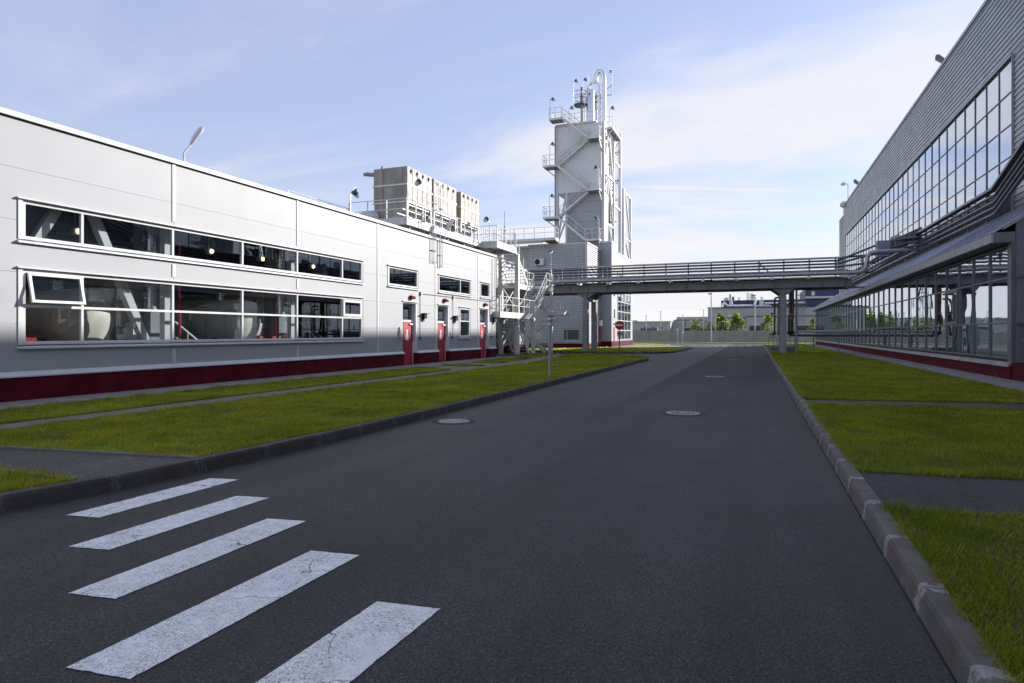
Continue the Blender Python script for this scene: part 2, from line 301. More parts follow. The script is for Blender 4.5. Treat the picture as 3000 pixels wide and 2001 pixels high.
# ------------------------------------------------------------------ mesh helpers
def wloc(o):
    v = Vector((0, 0, 0))
    while o is not None: v += o.location; o = o.parent
    return v
class MB:
    def __init__(s): s.v = []; s.f = []; s.sm = False
    def add(s, vs, fs):
        b = len(s.v); s.v += [tuple(x) for x in vs]; s.f += [tuple(b + i for i in q) for q in fs]; return s
    def box(s, x0, x1, y0, y1, z0, z1):
        return s.add([(x0, y0, z0), (x1, y0, z0), (x1, y1, z0), (x0, y1, z0), (x0, y0, z1), (x1, y0, z1), (x1, y1, z1), (x0, y1, z1)],
                     [(3, 2, 1, 0), (4, 5, 6, 7), (0, 1, 5, 4), (1, 2, 6, 5), (2, 3, 7, 6), (3, 0, 4, 7)])
    def bar(s, p, q, a, b=None, up=(0, 0, 1)):      # square bar p->q, a wide, b high
        p, q = Vector(p), Vector(q); b = b or a; d = (q - p).normalized(); u = Vector(up)
        if abs(d.dot(u)) > .98: u = Vector((0, 1, 0))
        x = d.cross(u).normalized(); y = x.cross(d); V = []
        for c in (p, q):
            for i, j in ((-1, -1), (1, -1), (1, 1), (-1, 1)): V.append(c + x * i * a / 2 + y * j * b / 2)
        return s.add(V, [(3, 2, 1, 0), (4, 5, 6, 7), (0, 1, 5, 4), (1, 2, 6, 5), (2, 3, 7, 6), (3, 0, 4, 7)])
    def tube(s, pts, r, n=8, caps=True):
        s.sm = True
        P = [Vector(p) for p in pts]; rr = r if isinstance(r, (list, tuple)) else [r] * len(P)
        t0 = (P[1] - P[0]).normalized(); u = Vector((0, 0, 1)) if abs(t0.z) < .9 else Vector((1, 0, 0)); V = []; prev = None
        for i, p in enumerate(P):
            a = (P[i] - P[i - 1]).normalized() if i else t0; b = (P[i + 1] - P[i]).normalized() if i < len(P) - 1 else a
            t = (a + b).normalized(); k = 1 / max(.4, t.dot(b))
            x = t.cross(u if prev is None else prev).normalized() if prev is None else (prev - t * prev.dot(t)).normalized()
            prev = x; y = t.cross(x)
            bis = (b - a); 
            for j in range(n):
                an = 2 * math.pi * j / n; o = x * math.cos(an) + y * math.sin(an)
                if bis.length > 1e-4:
                    bd = bis.normalized(); o = o + bd * (o.dot(bd)) * (k - 1)
                V.append(p + o * rr[i])
        F = []
        for i in range(len(P) - 1):
            for j in range(n): F.append((i * n + j, i * n + (j + 1) % n, (i + 1) * n + (j + 1) % n, (i + 1) * n + j))
        if caps: F.append(tuple(range(n - 1, -1, -1))); F.append(tuple((len(P) - 1) * n + j for j in range(n)))
        return s.add(V, F)
    def lathe(s, prof, o, ax, n=24):          # prof [(t, r)] along axis ax from o
        s.sm = True; ax = Vector(ax).normalized(); o = Vector(o); u = Vector((0, 0, 1)) if abs(ax.z) < .9 else Vector((1, 0, 0))
        x = ax.cross(u).normalized(); y = ax.cross(x); V = []; F = []
        for t, r in prof:
            for j in range(n):
                a = 2 * math.pi * j / n; V.append(o + ax * t + (x * math.cos(a) + y * math.sin(a)) * r)
        for i in range(len(prof) - 1):
            for j in range(n): F.append((i * n + j, i * n + (j + 1) % n, (i + 1) * n + (j + 1) % n, (i + 1) * n + j))
        F.append(tuple(range(n - 1, -1, -1))); F.append(tuple((len(prof) - 1) * n + j for j in range(n)))
        return s.add(V, F)
    def prism(s, poly, ext):                  # poly: 3-D points, ext: vector
        n = len(poly); e = Vector(ext); P = [Vector(p) for p in poly]
        return s.add(P + [p + e for p in P], [tuple(range(n - 1, -1, -1)), tuple(range(n, 2 * n))] + [(i, (i + 1) % n, n + (i + 1) % n, n + i) for i in range(n)])
    def corrug(s, o, u, v, n, Lu, Lv, pitch, dep):   # trapezoid sheet: ribs along u, stacked along v, crest along n
        o, u, v, n = Vector(o), Vector(u), Vector(v), Vector(n); pr = []; t = 0
        while t < Lv - 1e-6:
            for a, h in ((0, 0), (.40, 0), (.52, dep), (.88, dep)):
                if t + a * pitch <= Lv: pr.append((t + a * pitch, h))
            t += pitch
        pr.append((Lv, 0)); V = []
        for a, h in pr:
            V += [o + v * a + n * h, o + v * a + n * h + u * Lu]
        return s.add(V, [(2 * i, 2 * i + 1, 2 * i + 3, 2 * i + 2) for i in range(len(pr) - 1)])
    def mesh(s, name, m, off=Vector((0, 0, 0))):
        me = bpy.data.meshes.new(name); me.from_pydata([(x - off.x, y - off.y, z - off.z) for x, y, z in s.v], [], s.f)
        me.materials.append(M[m] if isinstance(m, str) else m)
        if s.sm:
            me.polygons.foreach_set('use_smooth', [True] * len(me.polygons)); me.set_sharp_from_angle(angle=R(38))
        me.update(); return me
    def build(s, name, m, parent=None, **k):
        off = wloc(parent) if parent is not None else Vector((0, 0, 0))
        if parent is None and s.v:        # origin at the base of the thing
            a = np.array(s.v); off = Vector(((a[:, 0].min() + a[:, 0].max()) / 2, (a[:, 1].min() + a[:, 1].max()) / 2, a[:, 2].min()))
        o = bpy.data.objects.new(name, s.mesh(name, m, off)); C.objects.link(o)
        if parent is not None: o.parent = parent
        else: o.location = off
        for a, b in k.items(): o[a] = b
        return o
def B(*a): return MB().box(*a)
def BAR(*a, **k): return MB().bar(*a, **k)
def TUBE(*a, **k): return MB().tube(*a, **k)
def thing(name, label, cat, loc, group=None):
    o = bpy.data.objects.new(name, None); C.objects.link(o); o.location = loc; o.empty_display_size = .3
    o['label'] = label; o['category'] = cat
    if group: o['group'] = group
    return o
def inst(name, me, parent, pos, rot=None):
    o = bpy.data.objects.new(name, me); C.objects.link(o); o.parent = parent; o.location = Vector(pos) - wloc(parent)
    if rot: o.rotation_euler = rot
    return o
def copy_tree(o, loc=None, rotz=None, label=None):
    c = o.copy(); C.objects.link(c)
    for ch in o.children:
        d = ch.copy(); C.objects.link(d); d.parent = c
        for g in ch.children:
            e = g.copy(); C.objects.link(e); e.parent = d
    if loc is not None: c.location = loc
    if rotz is not None: c.rotation_euler = (0, 0, rotz)
    if label: c['label'] = label
    return c
def railing(parent, pts, h=1.05, sp=1.2, r=.022, m='stair', mid=(.5,), split=True, endposts=True):
    rails = MB(); posts = []
    for hh in (1.0,) + tuple(mid):
        if split: TUBE([(p[0], p[1], p[2] + h * hh) for p in pts], r, 6).build('top_rail' if hh == 1.0 else 'mid_rail', m, parent)
        else: rails.tube([(p[0], p[1], p[2] + h * hh) for p in pts], r, 6)
    for a, b in zip(pts[:-1], pts[1:]):
        a, b = Vector(a), Vector(b); n = max(1, round((b - a).length / sp))
        for i in range(n + 1):
            if i == n and b != Vector(pts[-1]): continue
            posts.append(a.lerp(b, i / n))
    if split:
        me = B(-r, r, -r, r, 0, h).mesh('post', m)
        for p in posts: inst('post', me, parent, p)
    else:
        for p in posts: rails.box(p.x - r, p.x + r, p.y - r, p.y + r, p.z, p.z + h)
        rails.build('railing', m, parent)
def flight(parent, lo, hi, wv, m='stair', rail=True, split=True, rh=1.0, tread='galv', thick=.05, rails=(0, 1)):
    lo, hi, wv = Vector(lo), Vector(hi), Vector(wv); d = hi - lo; n = max(4, round(abs(d.z) / .2)); run = Vector((d.x, d.y, 0))
    for k in (0, 1):
        o = wv * k; BAR(lo + o, hi + o, thick, .22).build('stringer', m, parent)
    td = run / n; tm = MB(); up = Vector((0, 0, .03))
    tr0 = MB(); q = [-td * .5, td * .5, td * .5 + wv, -td * .5 + wv]; tr0.prism([x - up / 2 for x in q], up)
    if split:
        me = tr0.mesh('tread', tread)
        for i in range(n): inst('tread', me, parent, lo + d * ((i + .5) / n))
    else:
        for i in range(n):
            c = lo + d * ((i + .5) / n); tm.prism([c + x - up / 2 for x in q], up)
        tm.build('tread', tread, parent, kind='stuff')
    if rail:
        H = Vector((0, 0, rh))
        for k in rails:
            rb = MB(); o = wv * k; rb.tube([lo + o + H, hi + o + H], .022, 6); rb.tube([lo + o + H * .5, hi + o + H * .5], .018, 6)
            for i in range(0, 4): p = lo + d * (i / 3) + o; rb.bar(p, p + H, .035)
            rb.build('handrail', m, parent)
# ================================================================== GROUND
def sheet(name, poly, z, m, kind='structure', **k):
    b = MB(); b.add([(x, y, z) for x, y in poly], [tuple(range(len(poly)))])
    a = np.array(poly); x, y = a[:, 0], a[:, 1]
    if np.sum(x * np.roll(y, -1) - y * np.roll(x, -1)) < 0: b.f[0] = b.f[0][::-1]
    o = bpy.data.objects.new(name, b.mesh(name, m)); C.objects.link(o)
    if kind: o['kind'] = kind
    for q, v in k.items(): o[q] = v
    return o
def rect(x0, x1, y0, y1): return [(x0, y0), (x1, y0), (x1, y1), (x0, y1)]
sheet('ground', rect(-1500, 1500, -60, 3000), -.06, 'farturf')
def arc(cx, cy, r, a0, a1, n=10): return [(cx + r * math.cos(R(a0 + (a1 - a0) * i / n)), cy + r * math.sin(R(a0 + (a1 - a0) * i / n))) for i in range(n + 1)]
KL = [(-9.6, -5), (-8.3, -1.2), (-7.15, 2.0), (-6.46, 3.68), (-6.24, 4.41), (-6.15, 5.24), (-6.06, 6.02), (-5.96, 7.3), (-5.91, 9.14)]
KLS = KL + [(-5.9, 37.0)] + arc(-12.4, 37.5, 6.5, 0, 90, 9) + [(-40, 44.0)]
KF = [(-40, 49.4), (-9.6, 49.4)] + arc(-9.6, 52.9, 3.5, -90, 0, 6) + [(-6.1, 67.6)] + arc(-9.5, 67.8, 3.4, 0, 50, 5) 
KR = [(.88, -6), (.88, 86)] + arc(4.4, 86, 3.52, 180, 100, 6) + [(9, 89.6)]
# carriageway (main road, side road and the cross street), one sheet
sheet('road', [(-9.6, -20)] + KL + [(-5.9, 37.0)] + arc(-12.4, 37.5, 6.5, 0, 90, 9) + [(-45, 44.0), (-45, 49.4), (-9.6, 49.4)] + arc(-9.6, 52.9, 3.5, -90, 0, 6) +
      [(-6.1, 67.6), (-6.5, 70), (-8.0, 76), (-12, 87), (-20, 91), (-60, 92), (-60, 103.5), (60, 103.5), (60, 89.6), (9, 89.6)] + arc(4.4, 86, 3.52, 100, 180, 6) + [(.88, -20)], 0, 'asphalt')
# crossing: five long bars laid one behind the other on the skew
ZB = [[(-5.80, 3.84), (-5.45, 3.89), (-5.40, 5.46), (-5.75, 5.40)], [(-4.93, 3.28), (-4.57, 3.34), (-4.52, 4.97), (-4.88, 4.91)], [(-4.05, 2.69), (-3.69, 2.74), (-3.66, 4.47), (-4.03, 4.41)],
      [(-3.16, 2.09), (-2.77, 2.13), (-2.73, 3.93), (-3.13, 3.88)], [(-2.22, 1.45), (-1.81, 1.49), (-1.75, 3.34), (-2.16, 3.29)]]
zr = bpy.data.objects.new('zebra_crossing', None); C.objects.link(zr); zr.location = (-3.8, 3.5, .004); zr['kind'] = 'structure'
for q in ZB:
    P_ = []
    for i in range(4):          # slightly ragged, worn-back edges
        a, b = Vector(q[i]), Vector(q[(i + 1) % 4]); nseg = max(3, int((b - a).length / .035)); nrm = Vector((b.y - a.y, a.x - b.x)).normalized()
        for s in range(nseg):
            c = a.lerp(b, s / nseg) + nrm * (0 if s == 0 else min(0, random.gauss(-.001, .0022))); P_.append((c.x, c.y, .003))
    MB().prism(P_, (0, 0, .0022)).build('crossing_bar', 'paint', zr)
lm = bpy.data.objects.new('lane_marking', None); C.objects.link(lm); lm.location = (-2, 85, .004); lm['kind'] = 'structure'
for k in range(6):
    x = -4.7 + k * .95; MB().prism([(x, 80.6 + k * .62, .0045), (x + .5, 80.9 + k * .62, .0045), (x + .5, 81.5 + k * .62, .0045), (x, 81.2 + k * .62, .0045)], (0, 0, .004)).build('dash', 'paint', lm)
# footpaths, aprons, slabs
sheet('footpath', [(-10.75, 4.5), (-10.45, 6), (-10.38, 24), (-10.1, 28), (-12.1, 43.6), (-13.4, 43.6), (-12.2, 33), (-11.6, 25.5), (-11.72, 14), (-11.85, 4.2)], .118, 'footpath')
sheet('crossing_footpath', [(-6.35, 4.3), (-6.2, 5.85), (-7.78, 5.66), (-9.33, 5.45), (-10.9, 5.2), (-10.9, 3.7), (-7.87, 4.35)], .125, 'asphalt2')
sheet('door_footpath', [(-11.5, 23.2), (-11.5, 26.4), (-13.8, 26.3), (-13.9, 24.0)], .114, 'footpath')
sheet('door_footpath', [(-11.6, 27.0), (-11.8, 29.6), (-13.9, 29.5), (-13.8, 27.4)], .114, 'footpath')
sheet('hall_apron', rect(-15.5, -13.72, -6, 37.5), .106, 'paving')
sl = MB().mesh  # joints between apron slabs
ap = bpy.data.objects.new('apron_paving', None); C.objects.link(ap); ap.location = (-14.6, 10, .11); ap['kind'] = 'structure'
sm = MB(); sm.box(-.84, .84, -.985, .985, 0, .02); sme = sm.mesh('slab', 'paving')
for k in range(21):
    inst('slab', sme, ap, (-14.56, -3 + 2.0 * k, .108 + random.uniform(-.003, .004)))
sheet('annex_apron', rect(6.25, 7.9, -8, 96), .105, 'paving')
ap2 = bpy.data.objects.new('annex_paving', None); C.objects.link(ap2); ap2.location = (7, 40, .11); ap2['kind'] = 'structure'
sm2 = B(-.74, .74, -.985, .985, 0, .02).mesh('slab', 'paving')
for k in range(36): inst('slab', sm2, ap2, (7.02, 12 + 2.0 * k, .108 + random.uniform(-.003, .004)))
sheet('lawn_footpath', [(1.0, 6.1), (9, 6.75), (9, 8.7), (1.0, 7.93)], .125, 'asphalt2')
sheet('lawn_footpath', [(1.0, 14.5), (7, 15.45), (7, 17.1), (1.0, 15.95)], .125, 'asphalt2')
sheet('far_apron', [(-6.4, 70.6), (-8.4, 76.5), (-12, 81), (-14.75, 82), (-14.75, 66), (-11.5, 65.6)], .1, 'paving')
sheet('hatch_footpath', rect(-10.4, -6.3, 28.2, 28.75), .124, 'footpath')

pe = bpy.data.objects.new('path_edging', None); C.objects.link(pe); pe.location = (-8, 5, .1); pe['kind'] = 'structure'
for a, b in (((-6.33, 5.76), (-7.78, 5.55)), ((-7.78, 5.55), (-9.33, 5.34)), ((-9.33, 5.34), (-10.8, 5.12)), ((-6.56, 4.42), (-7.87, 4.44)), ((-7.87, 4.44), (-10.8, 3.86))):
    d = (Vector(b) - Vector(a)).length; n = max(1, round(d / 1.0))
    for i in range(n):
        u, v = Vector(a).lerp(Vector(b), i / n), Vector(a).lerp(Vector(b), (i + 1) / n); t_ = (v - u).normalized() * .004
        BAR((*(u + t_), .115), (*(v - t_), .118), .07, .06).build('edging_stone', 'paving', pe)
# kerbs of one-metre stones
def stone_mesh(L, m):
    b = MB(); pr = [(0, -.12), (.032, .115), (.045, .145), (.06, .152), (.165, .152), (.175, .142), (.175, -.12)]
    n = len(pr); V = [(x, -L / 2 + .006, z) for x, z in pr] + [(x, L / 2 - .006, z) for x, z in pr]
    b.add(V, [tuple(range(n)), tuple(range(2 * n - 1, n - 1, -1))] + [(i, n + i, n + (i + 1) % n, (i + 1) % n) for i in range(n)])
    return b.mesh('kerb_stone', m)
def kerb(name, path, m, side, L=1.0, start=0.0):
    r = bpy.data.objects.new(name, None); C.objects.link(r); r.location = (*path[0], 0); r['kind'] = 'structure'
    P = [Vector((*p, 0)) for p in path]; S = [0]
    for a, b in zip(P[:-1], P[1:]): S.append(S[-1] + (b - a).length)
    def at(s):
        for i in range(len(P) - 1):
            if s <= S[i + 1] + 1e-9: return P[i].lerp(P[i + 1], (s - S[i]) / (S[i + 1] - S[i]))
        return P[-1]
    me = stone_mesh(L, m); s = start
    while s + L <= S[-1]:
        a, b = at(s), at(s + L); d = b - a; c = (a + b) / 2
        o = inst('kerb_stone', me, r, c + Vector((0, 0, random.uniform(-.006, .004))), (random.uniform(-.006, .006), 0, math.atan2(d.y, d.x) - math.pi / 2 + (math.pi if side else 0) + random.uniform(-.004, .004)))
        s += L
    return r
kerb('lawn_kerb', KR, 'kerbR', 0, 1.0, .35)
kerb('hall_lawn_kerb', KLS, 'kerbL', 1, 1.0, .2)
kerb('far_lawn_kerb', KF, 'kerbL', 1, 1.5)

# manholes and drain grates
def lid(name, label, x, y, r, z, pat):
    t = thing(name, label, 'manhole', (x, y, z))
    MB().lathe([(-.003, r * 1.42), (.001, r * 1.34), (.001, r * 1.02)], (x, y, z), (0, 0, 1), 32).build('collar', 'collar', t)
    MB().lathe([(0, r), (.006, r), (.006, r * .86), (.002, r * .85)], (x, y, z), (0, 0, 1), 32).build('ring', 'iron', t)
    b = MB().lathe([(0, r * .84), (.006, r * .83)], (x, y, z), (0, 0, 1), 32); b.build('cover', 'iron', t)
    d = MB()
    if pat == 'grate':
        for i in range(-3, 4):
            for j in range(-3, 4):
                px, py = x + i * r * .23, y + j * r * .23
                if (i * i + j * j) * .0529 < .62 and (i + j) % 2 == 0: d.box(px - r * .085, px + r * .085, py - r * .06, py + r * .06, z + .002, z + .0072)
        d.build('slot', 'black', t, kind='stuff')
    else:
        for k in range(26):
            a = k / 26 * 2 * math.pi
            d.box(x + math.cos(a) * r * .62 - .018, x + math.cos(a) * r * .62 + .018, y + math.sin(a) * r * .62 - .02, y + math.sin(a) * r * .62 + .02, z + .002, z + .0085)
        for k in range(14):
            a = k / 14 * 2 * math.pi
            d.box(x + math.cos(a) * r * .36 - .02, x + math.cos(a) * r * .36 + .02, y + math.sin(a) * r * .36 - .02, y + math.sin(a) * r * .36 + .02, z + .002, z + .0085)
        d.build('boss', 'black', t, kind='stuff')
lid('drain_grate', 'round slotted drain grate set in the road by the sooty kerb', -5.22, 10.5, .29, .0055, 'grate')
lid('manhole_cover', 'round patterned manhole cover mid road with a worn bright rim', -1.38, 13.25, .34, .0055, 'm')
lid('manhole_cover', 'manhole cover in the dark asphalt lane, second along the road', -1.42, 24.7, .34, .0055, 'm')
lid('manhole_cover', 'manhole cover in the dark asphalt lane, third along the road', -1.15, 40.5, .34, .0055, 'm')
lid('lawn_hatch', 'pale round hatch at the edge of the footpath by the lawn', -10.2, 19.9, .3, .126, 'm')

# ---------------------------------------------------------------- lawns
LAWNS = []
def lawn(poly, z=.13, grass=True, m='soil'):
    sheet('lawn', poly, z, m)
    if grass: LAWNS.append((poly, z))
left_main = [(-6.33, 5.78)] + [(-6.22, 7.3), (-6.12, 9.14), (-6.1, 28.2), (-10.4, 28.2), (-10.62, 24), (-10.68, 12), (-10.85, 5.4), (-9.33, 5.36), (-7.78, 5.57)]
left_far = [(-6.1, 28.75), (-6.1, 37.0)] + arc(-12.4, 37.5, 6.3, 0, 90, 9) + [(-12.2, 43.8), (-10.3, 28.75)]
lawn(left_main); lawn(left_far)
lawn([(-6.55, 4.40), (-6.7, 3.7), (-7.4, 2.0), (-8.5, -1.2), (-9.8, -5), (-11, -5), (-11, 3.8), (-7.87, 4.42)])
lawn([(-11.85, -5), (-11.74, 14), (-11.72, 23.2), (-13.6, 24.1), (-13.74, 16), (-13.74, -5)])
lawn([(-11.9, 26.3), (-12.0, 27.1), (-13.6, 27.4), (-13.6, 26.0)]); lawn([(-12.1, 29.4), (-12.45, 34.2), (-13.7, 34.2), (-13.6, 29.6)])
lawn([(-12.6, 35.2), (-13.4, 43.8), (-20, 43.8), (-17, 37.6), (-13.7, 37.4)])
lawn([(1.055, -5), (6.25, -5), (6.25, 6.66), (1.055, 6.22)]); lawn([(1.055, 7.82), (6.25, 8.32), (6.25, 15.45), (1.055, 14.62)]); lawn([(1.055, 15.84), (6.25, 16.8), (6.25, 40), (1.055, 40)])
lawn([(1.055, 40), (6.25, 40), (6.25, 96)] + [(4.6, 89.3)] + arc(4.4, 86, 3.3, 95, 180, 5))
far1 = [(-20, 49.6), (-9.6, 49.6)] + arc(-9.6, 52.9, 3.3, -90, 0, 6) + [(-6.3, 67.6), (-6.6, 70.4), (-11.5, 65.4), (-14.7, 65.6), (-22, 62)]
lawn(far1)
lawn([(-9, 77.5), (-12.2, 81.4), (-14.7, 82.3), (-40, 83), (-40, 91), (-20, 90.6), (-12.2, 86.6)], z=.12)
sheet('verge', rect(-60, 60, 103.5, 112), .1, 'farturf')
def pip(pts, poly):
    x, y = pts[:, 0], pts[:, 1]; ins = np.zeros(len(pts), bool); n = len(poly)
    for i in range(n):
        x0, y0 = poly[i]; x1, y1 = poly[(i + 1) % n]
        c = ((y0 > y) != (y1 > y)) & (x < (x1 - x0) * (y - y0) / ((y1 - y0) + 1e-12) + x0); ins ^= c
    return ins
HOLES = [(-7.93, 7.64, .30, .13), (-7.55, 10.3, .24, .14), (-9.65, 13.8, .26, .15), (-9.3, 21.3, .4, .2), (1.45, 10.85, .22, .13)]
def grass():
    V = []; 
    cf = Vector((-math.sin(TH), math.cos(TH), 0)); cr = Vector((math.cos(TH), math.sin(TH), 0))
    for poly, z in LAWNS:
        a = np.array(poly); x0, y0 = a.min(0); x1, y1 = a.max(0); A = (x1 - x0) * (y1 - y0)
        for d0, d1, dens in ((1.5, 7, 5200), (7, 11, 3800), (11, 18, 2300), (18, 30, 1000), (30, 55, 330), (55, 120, 110)):
            # sample only the part of the box that can lie in this range
            yy0, yy1 = max(y0, -4), min(y1, d1 * 1.3 + 3)
            if yy1 <= yy0: continue
            n = int((x1 - x0) * (yy1 - yy0) * dens)
            if n == 0: continue
            p = np.column_stack((np.random.uniform(x0, x1, n), np.random.uniform(yy0, yy1, n)))
            dep = p[:, 0] * cf.x + p[:, 1] * cf.y; lat = p[:, 0] * cr.x + p[:, 1] * cr.y
            ok = (dep >= d0) & (dep < d1) & (np.abs(lat) < dep * .9 + 1.0) & pip(p, poly)
            p = p[ok]; dep = dep[ok]
            for hx, hy, ra, rb in HOLES: 
                k = ((p[:, 0] - hx) / ra) ** 2 + ((p[:, 1] - hy) / rb) ** 2 > np.random.uniform(.5, 1.1, len(p)); p = p[k]; dep = dep[k]
            p = p + np.random.normal(0, .018, p.shape); m = len(p); ang = np.random.uniform(0, 2 * np.pi, m); wd = np.maximum(.0032, dep * .00042) * np.random.uniform(.7, 1.4, m)
            clump = .75 + .35 * np.sin(p[:, 0] * 5.1 + 1.3 * np.sin(p[:, 1] * 3.3)) * np.sin(p[:, 1] * 4.7 + np.sin(p[:, 0] * 2.9))
            h = np.random.uniform(.03, .075, m) * clump; le = np.random.uniform(.2, .9, m) * h; la = np.random.uniform(0, 2 * np.pi, m)
            dx, dy = np.cos(ang) * wd, np.sin(ang) * wd; T = np.empty((m, 3, 3))
            T[:, 0] = np.column_stack((p[:, 0] - dx, p[:, 1] - dy, np.full(m, z - .004))); T[:, 1] = np.column_stack((p[:, 0] + dx, p[:, 1] + dy, np.full(m, z - .004)))
            T[:, 2] = np.column_stack((p[:, 0] + np.cos(la) * le, p[:, 1] + np.sin(la) * le, z + h)); V.append(T.reshape(-1, 3))
    # tufts leaning out over kerbs and paths along every lawn edge
    for poly, z in LAWNS:
        for i in range(len(poly)):
            a, b = np.array(poly[i]), np.array(poly[(i + 1) % len(poly)]); L_ = np.linalg.norm(b - a); c = (a + b) / 2; dep = c[0] * cf.x + c[1] * cf.y
            if dep < 0 or dep > 45: continue
            n = int(L_ * (520 if dep < 14 else 260)); s = np.random.uniform(0, 1, (n, 1)); tuft = .5 + .5 * np.sin(s[:, 0] * L_ * 9 + 2 * np.sin(s[:, 0] * L_ * 3.1))
            p = a + (b - a) * s + np.random.normal(0, .028, (n, 2)) * (.4 + tuft[:, None]); h = np.random.uniform(.04, .105, n) * (.55 + .6 * tuft)
            ang = np.random.uniform(0, 6.28, n); la = np.random.uniform(0, 6.28, n); le = np.random.uniform(.4, 1.1, n) * h; wd = max(.003, dep * .0004); T = np.empty((n, 3, 3))
            T[:, 0] = np.column_stack((p[:, 0] - np.cos(ang) * wd, p[:, 1] - np.sin(ang) * wd, np.full(n, z - .01))); T[:, 1] = np.column_stack((p[:, 0] + np.cos(ang) * wd, p[:, 1] + np.sin(ang) * wd, np.full(n, z - .01)))
            T[:, 2] = np.column_stack((p[:, 0] + np.cos(la) * le, p[:, 1] + np.sin(la) * le, z + h)); V.append(T.reshape(-1, 3))
    V = np.concatenate(V).astype(np.float32); n = len(V); me = bpy.data.meshes.new('grass')
    me.vertices.add(n); me.vertices.foreach_set('co', V.ravel()); me.loops.add(n); me.loops.foreach_set('vertex_index', np.arange(n, dtype=np.int32))
    me.polygons.add(n // 3); me.polygons.foreach_set('loop_start', np.arange(0, n, 3, dtype=np.int32)); me.polygons.foreach_set('loop_total', np.full(n // 3, 3, np.int32))
    me.materials.append(M['grass']); me.update(calc_edges=True); me.validate()
    o = bpy.data.objects.new('grass', me); C.objects.link(o); o['kind'] = 'stuff'; o['label'] = 'short green mown grass blades covering the lawns'; o['category'] = 'grass'
    print('grass blades', n // 3)
grass()
# ================================================================== LEFT: PRODUCTION HALL
XL = -15.4
hall = thing('production_hall', 'long white panel-clad hall with ribbon windows and maroon plinth beside the lawn', 'building', (-15.4, 14, 0))
HO = {'up': (9.12, 22.42, 3.72, 4.70), 'lo': (9.12, 22.42, 1.33, 3.14), 'w1': (24.30, 27.06, 3.77, 4.72), 'w2': (29.14, 33.2, 3.77, 4.72), 'w3': (34.5, 35.98, 3.77, 4.74),
      'w4': (31.62, 33.12, 1.36, 3.12), 'd1': (25.60, 26.96, .1, 3.14), 'd2': (29.08, 30.40, .1, 3.14), 'd3': (34.44, 35.80, .1, 3.14)}
def subtract(rs, h):
    out = []
    for a, b, c, d in rs:
        y0, y1, z0, z1 = h
        if y1 <= a or y0 >= b or z1 <= c or z0 >= d: out.append((a, b, c, d)); continue
        if c < z0: out.append((a, b, c, z0))
        if d > z1: out.append((a, b, z1, d))
        lo, hi = max(c, z0), min(d, z1)
        if a < y0: out.append((a, y0, lo, hi))
        if b > y1: out.append((y1, b, lo, hi))
    return out
BAYS = [-7.6, -2.4, 2.8, 8.0, 13.17, 18.35, 23.52, 28.85, 34.21, 36.85]
ROWS = [.74, 1.86, 3.02, 4.18, 5.34, 6.43]
for a, b in zip(BAYS[:-1], BAYS[1:]):
    for c, d in zip(ROWS[:-1], ROWS[1:]):
        rs = [(a + .004, b - .004, c + .003, d - .003)]
        for h in HO.values(): rs = subtract(rs, h)
        for y0, y1, z0, z1 in rs: B(XL - .12, XL, y0, y1, z0, z1).build('wall_panel', 'panel', hall)
for y in BAYS[1:-1] + [36.80]:
    rs = [(y - .055, y + .055, .74, 6.42)]
    for k, h in HO.items(): rs = subtract(rs, (h[0] - .01, h[1] + .01, h[2] - .13 if k in ('up', 'lo') else h[2], h[3] + .1))
    for y0, y1, z0, z1 in rs: B(XL - .01, XL + .018, y0, y1, z0, z1).build('cover_strip', 'white', hall)
# parapet cap, base flashing, plinth
B(XL - .3, XL + .075, -7.7, 36.95, 6.455, 6.575).build('parapet_cap', 'white', hall)
B(XL - .25, XL - .012, -7.6, 36.9, 6.40, 6.47).build('parapet_gap', 'black', hall)
segs = [(-7.6, 25.62), (26.94, 29.10), (30.38, 34.46), (35.78, 36.9)]
for i, (a, b) in enumerate(segs):
    B(XL - .4, XL + .07, a + (.0 if i == 0 else .01), b - .01, -.1, .665).build('plinth', 'maroon', hall)
    fl = MB(); fl.prism([(XL - .02, a, .80), (XL - .02, a, .66), (XL + .10, a, .655), (XL + .10, a, .685)], (0, b - a + .03, 0)); fl.build('base_flashing', 'flash', hall)
# shell behind the cladding
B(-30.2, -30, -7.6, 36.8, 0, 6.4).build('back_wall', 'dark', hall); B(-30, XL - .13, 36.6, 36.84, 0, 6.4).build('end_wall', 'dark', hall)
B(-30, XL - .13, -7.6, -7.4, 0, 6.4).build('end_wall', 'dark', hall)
B(-30.2, XL - .02, -7.6, 36.84, 6.3, 6.42).build('roof', 'galvpanel', hall); B(-30, XL - .14, -7.6, 36.6, -.05, .12).build('floor', 'dark', hall)

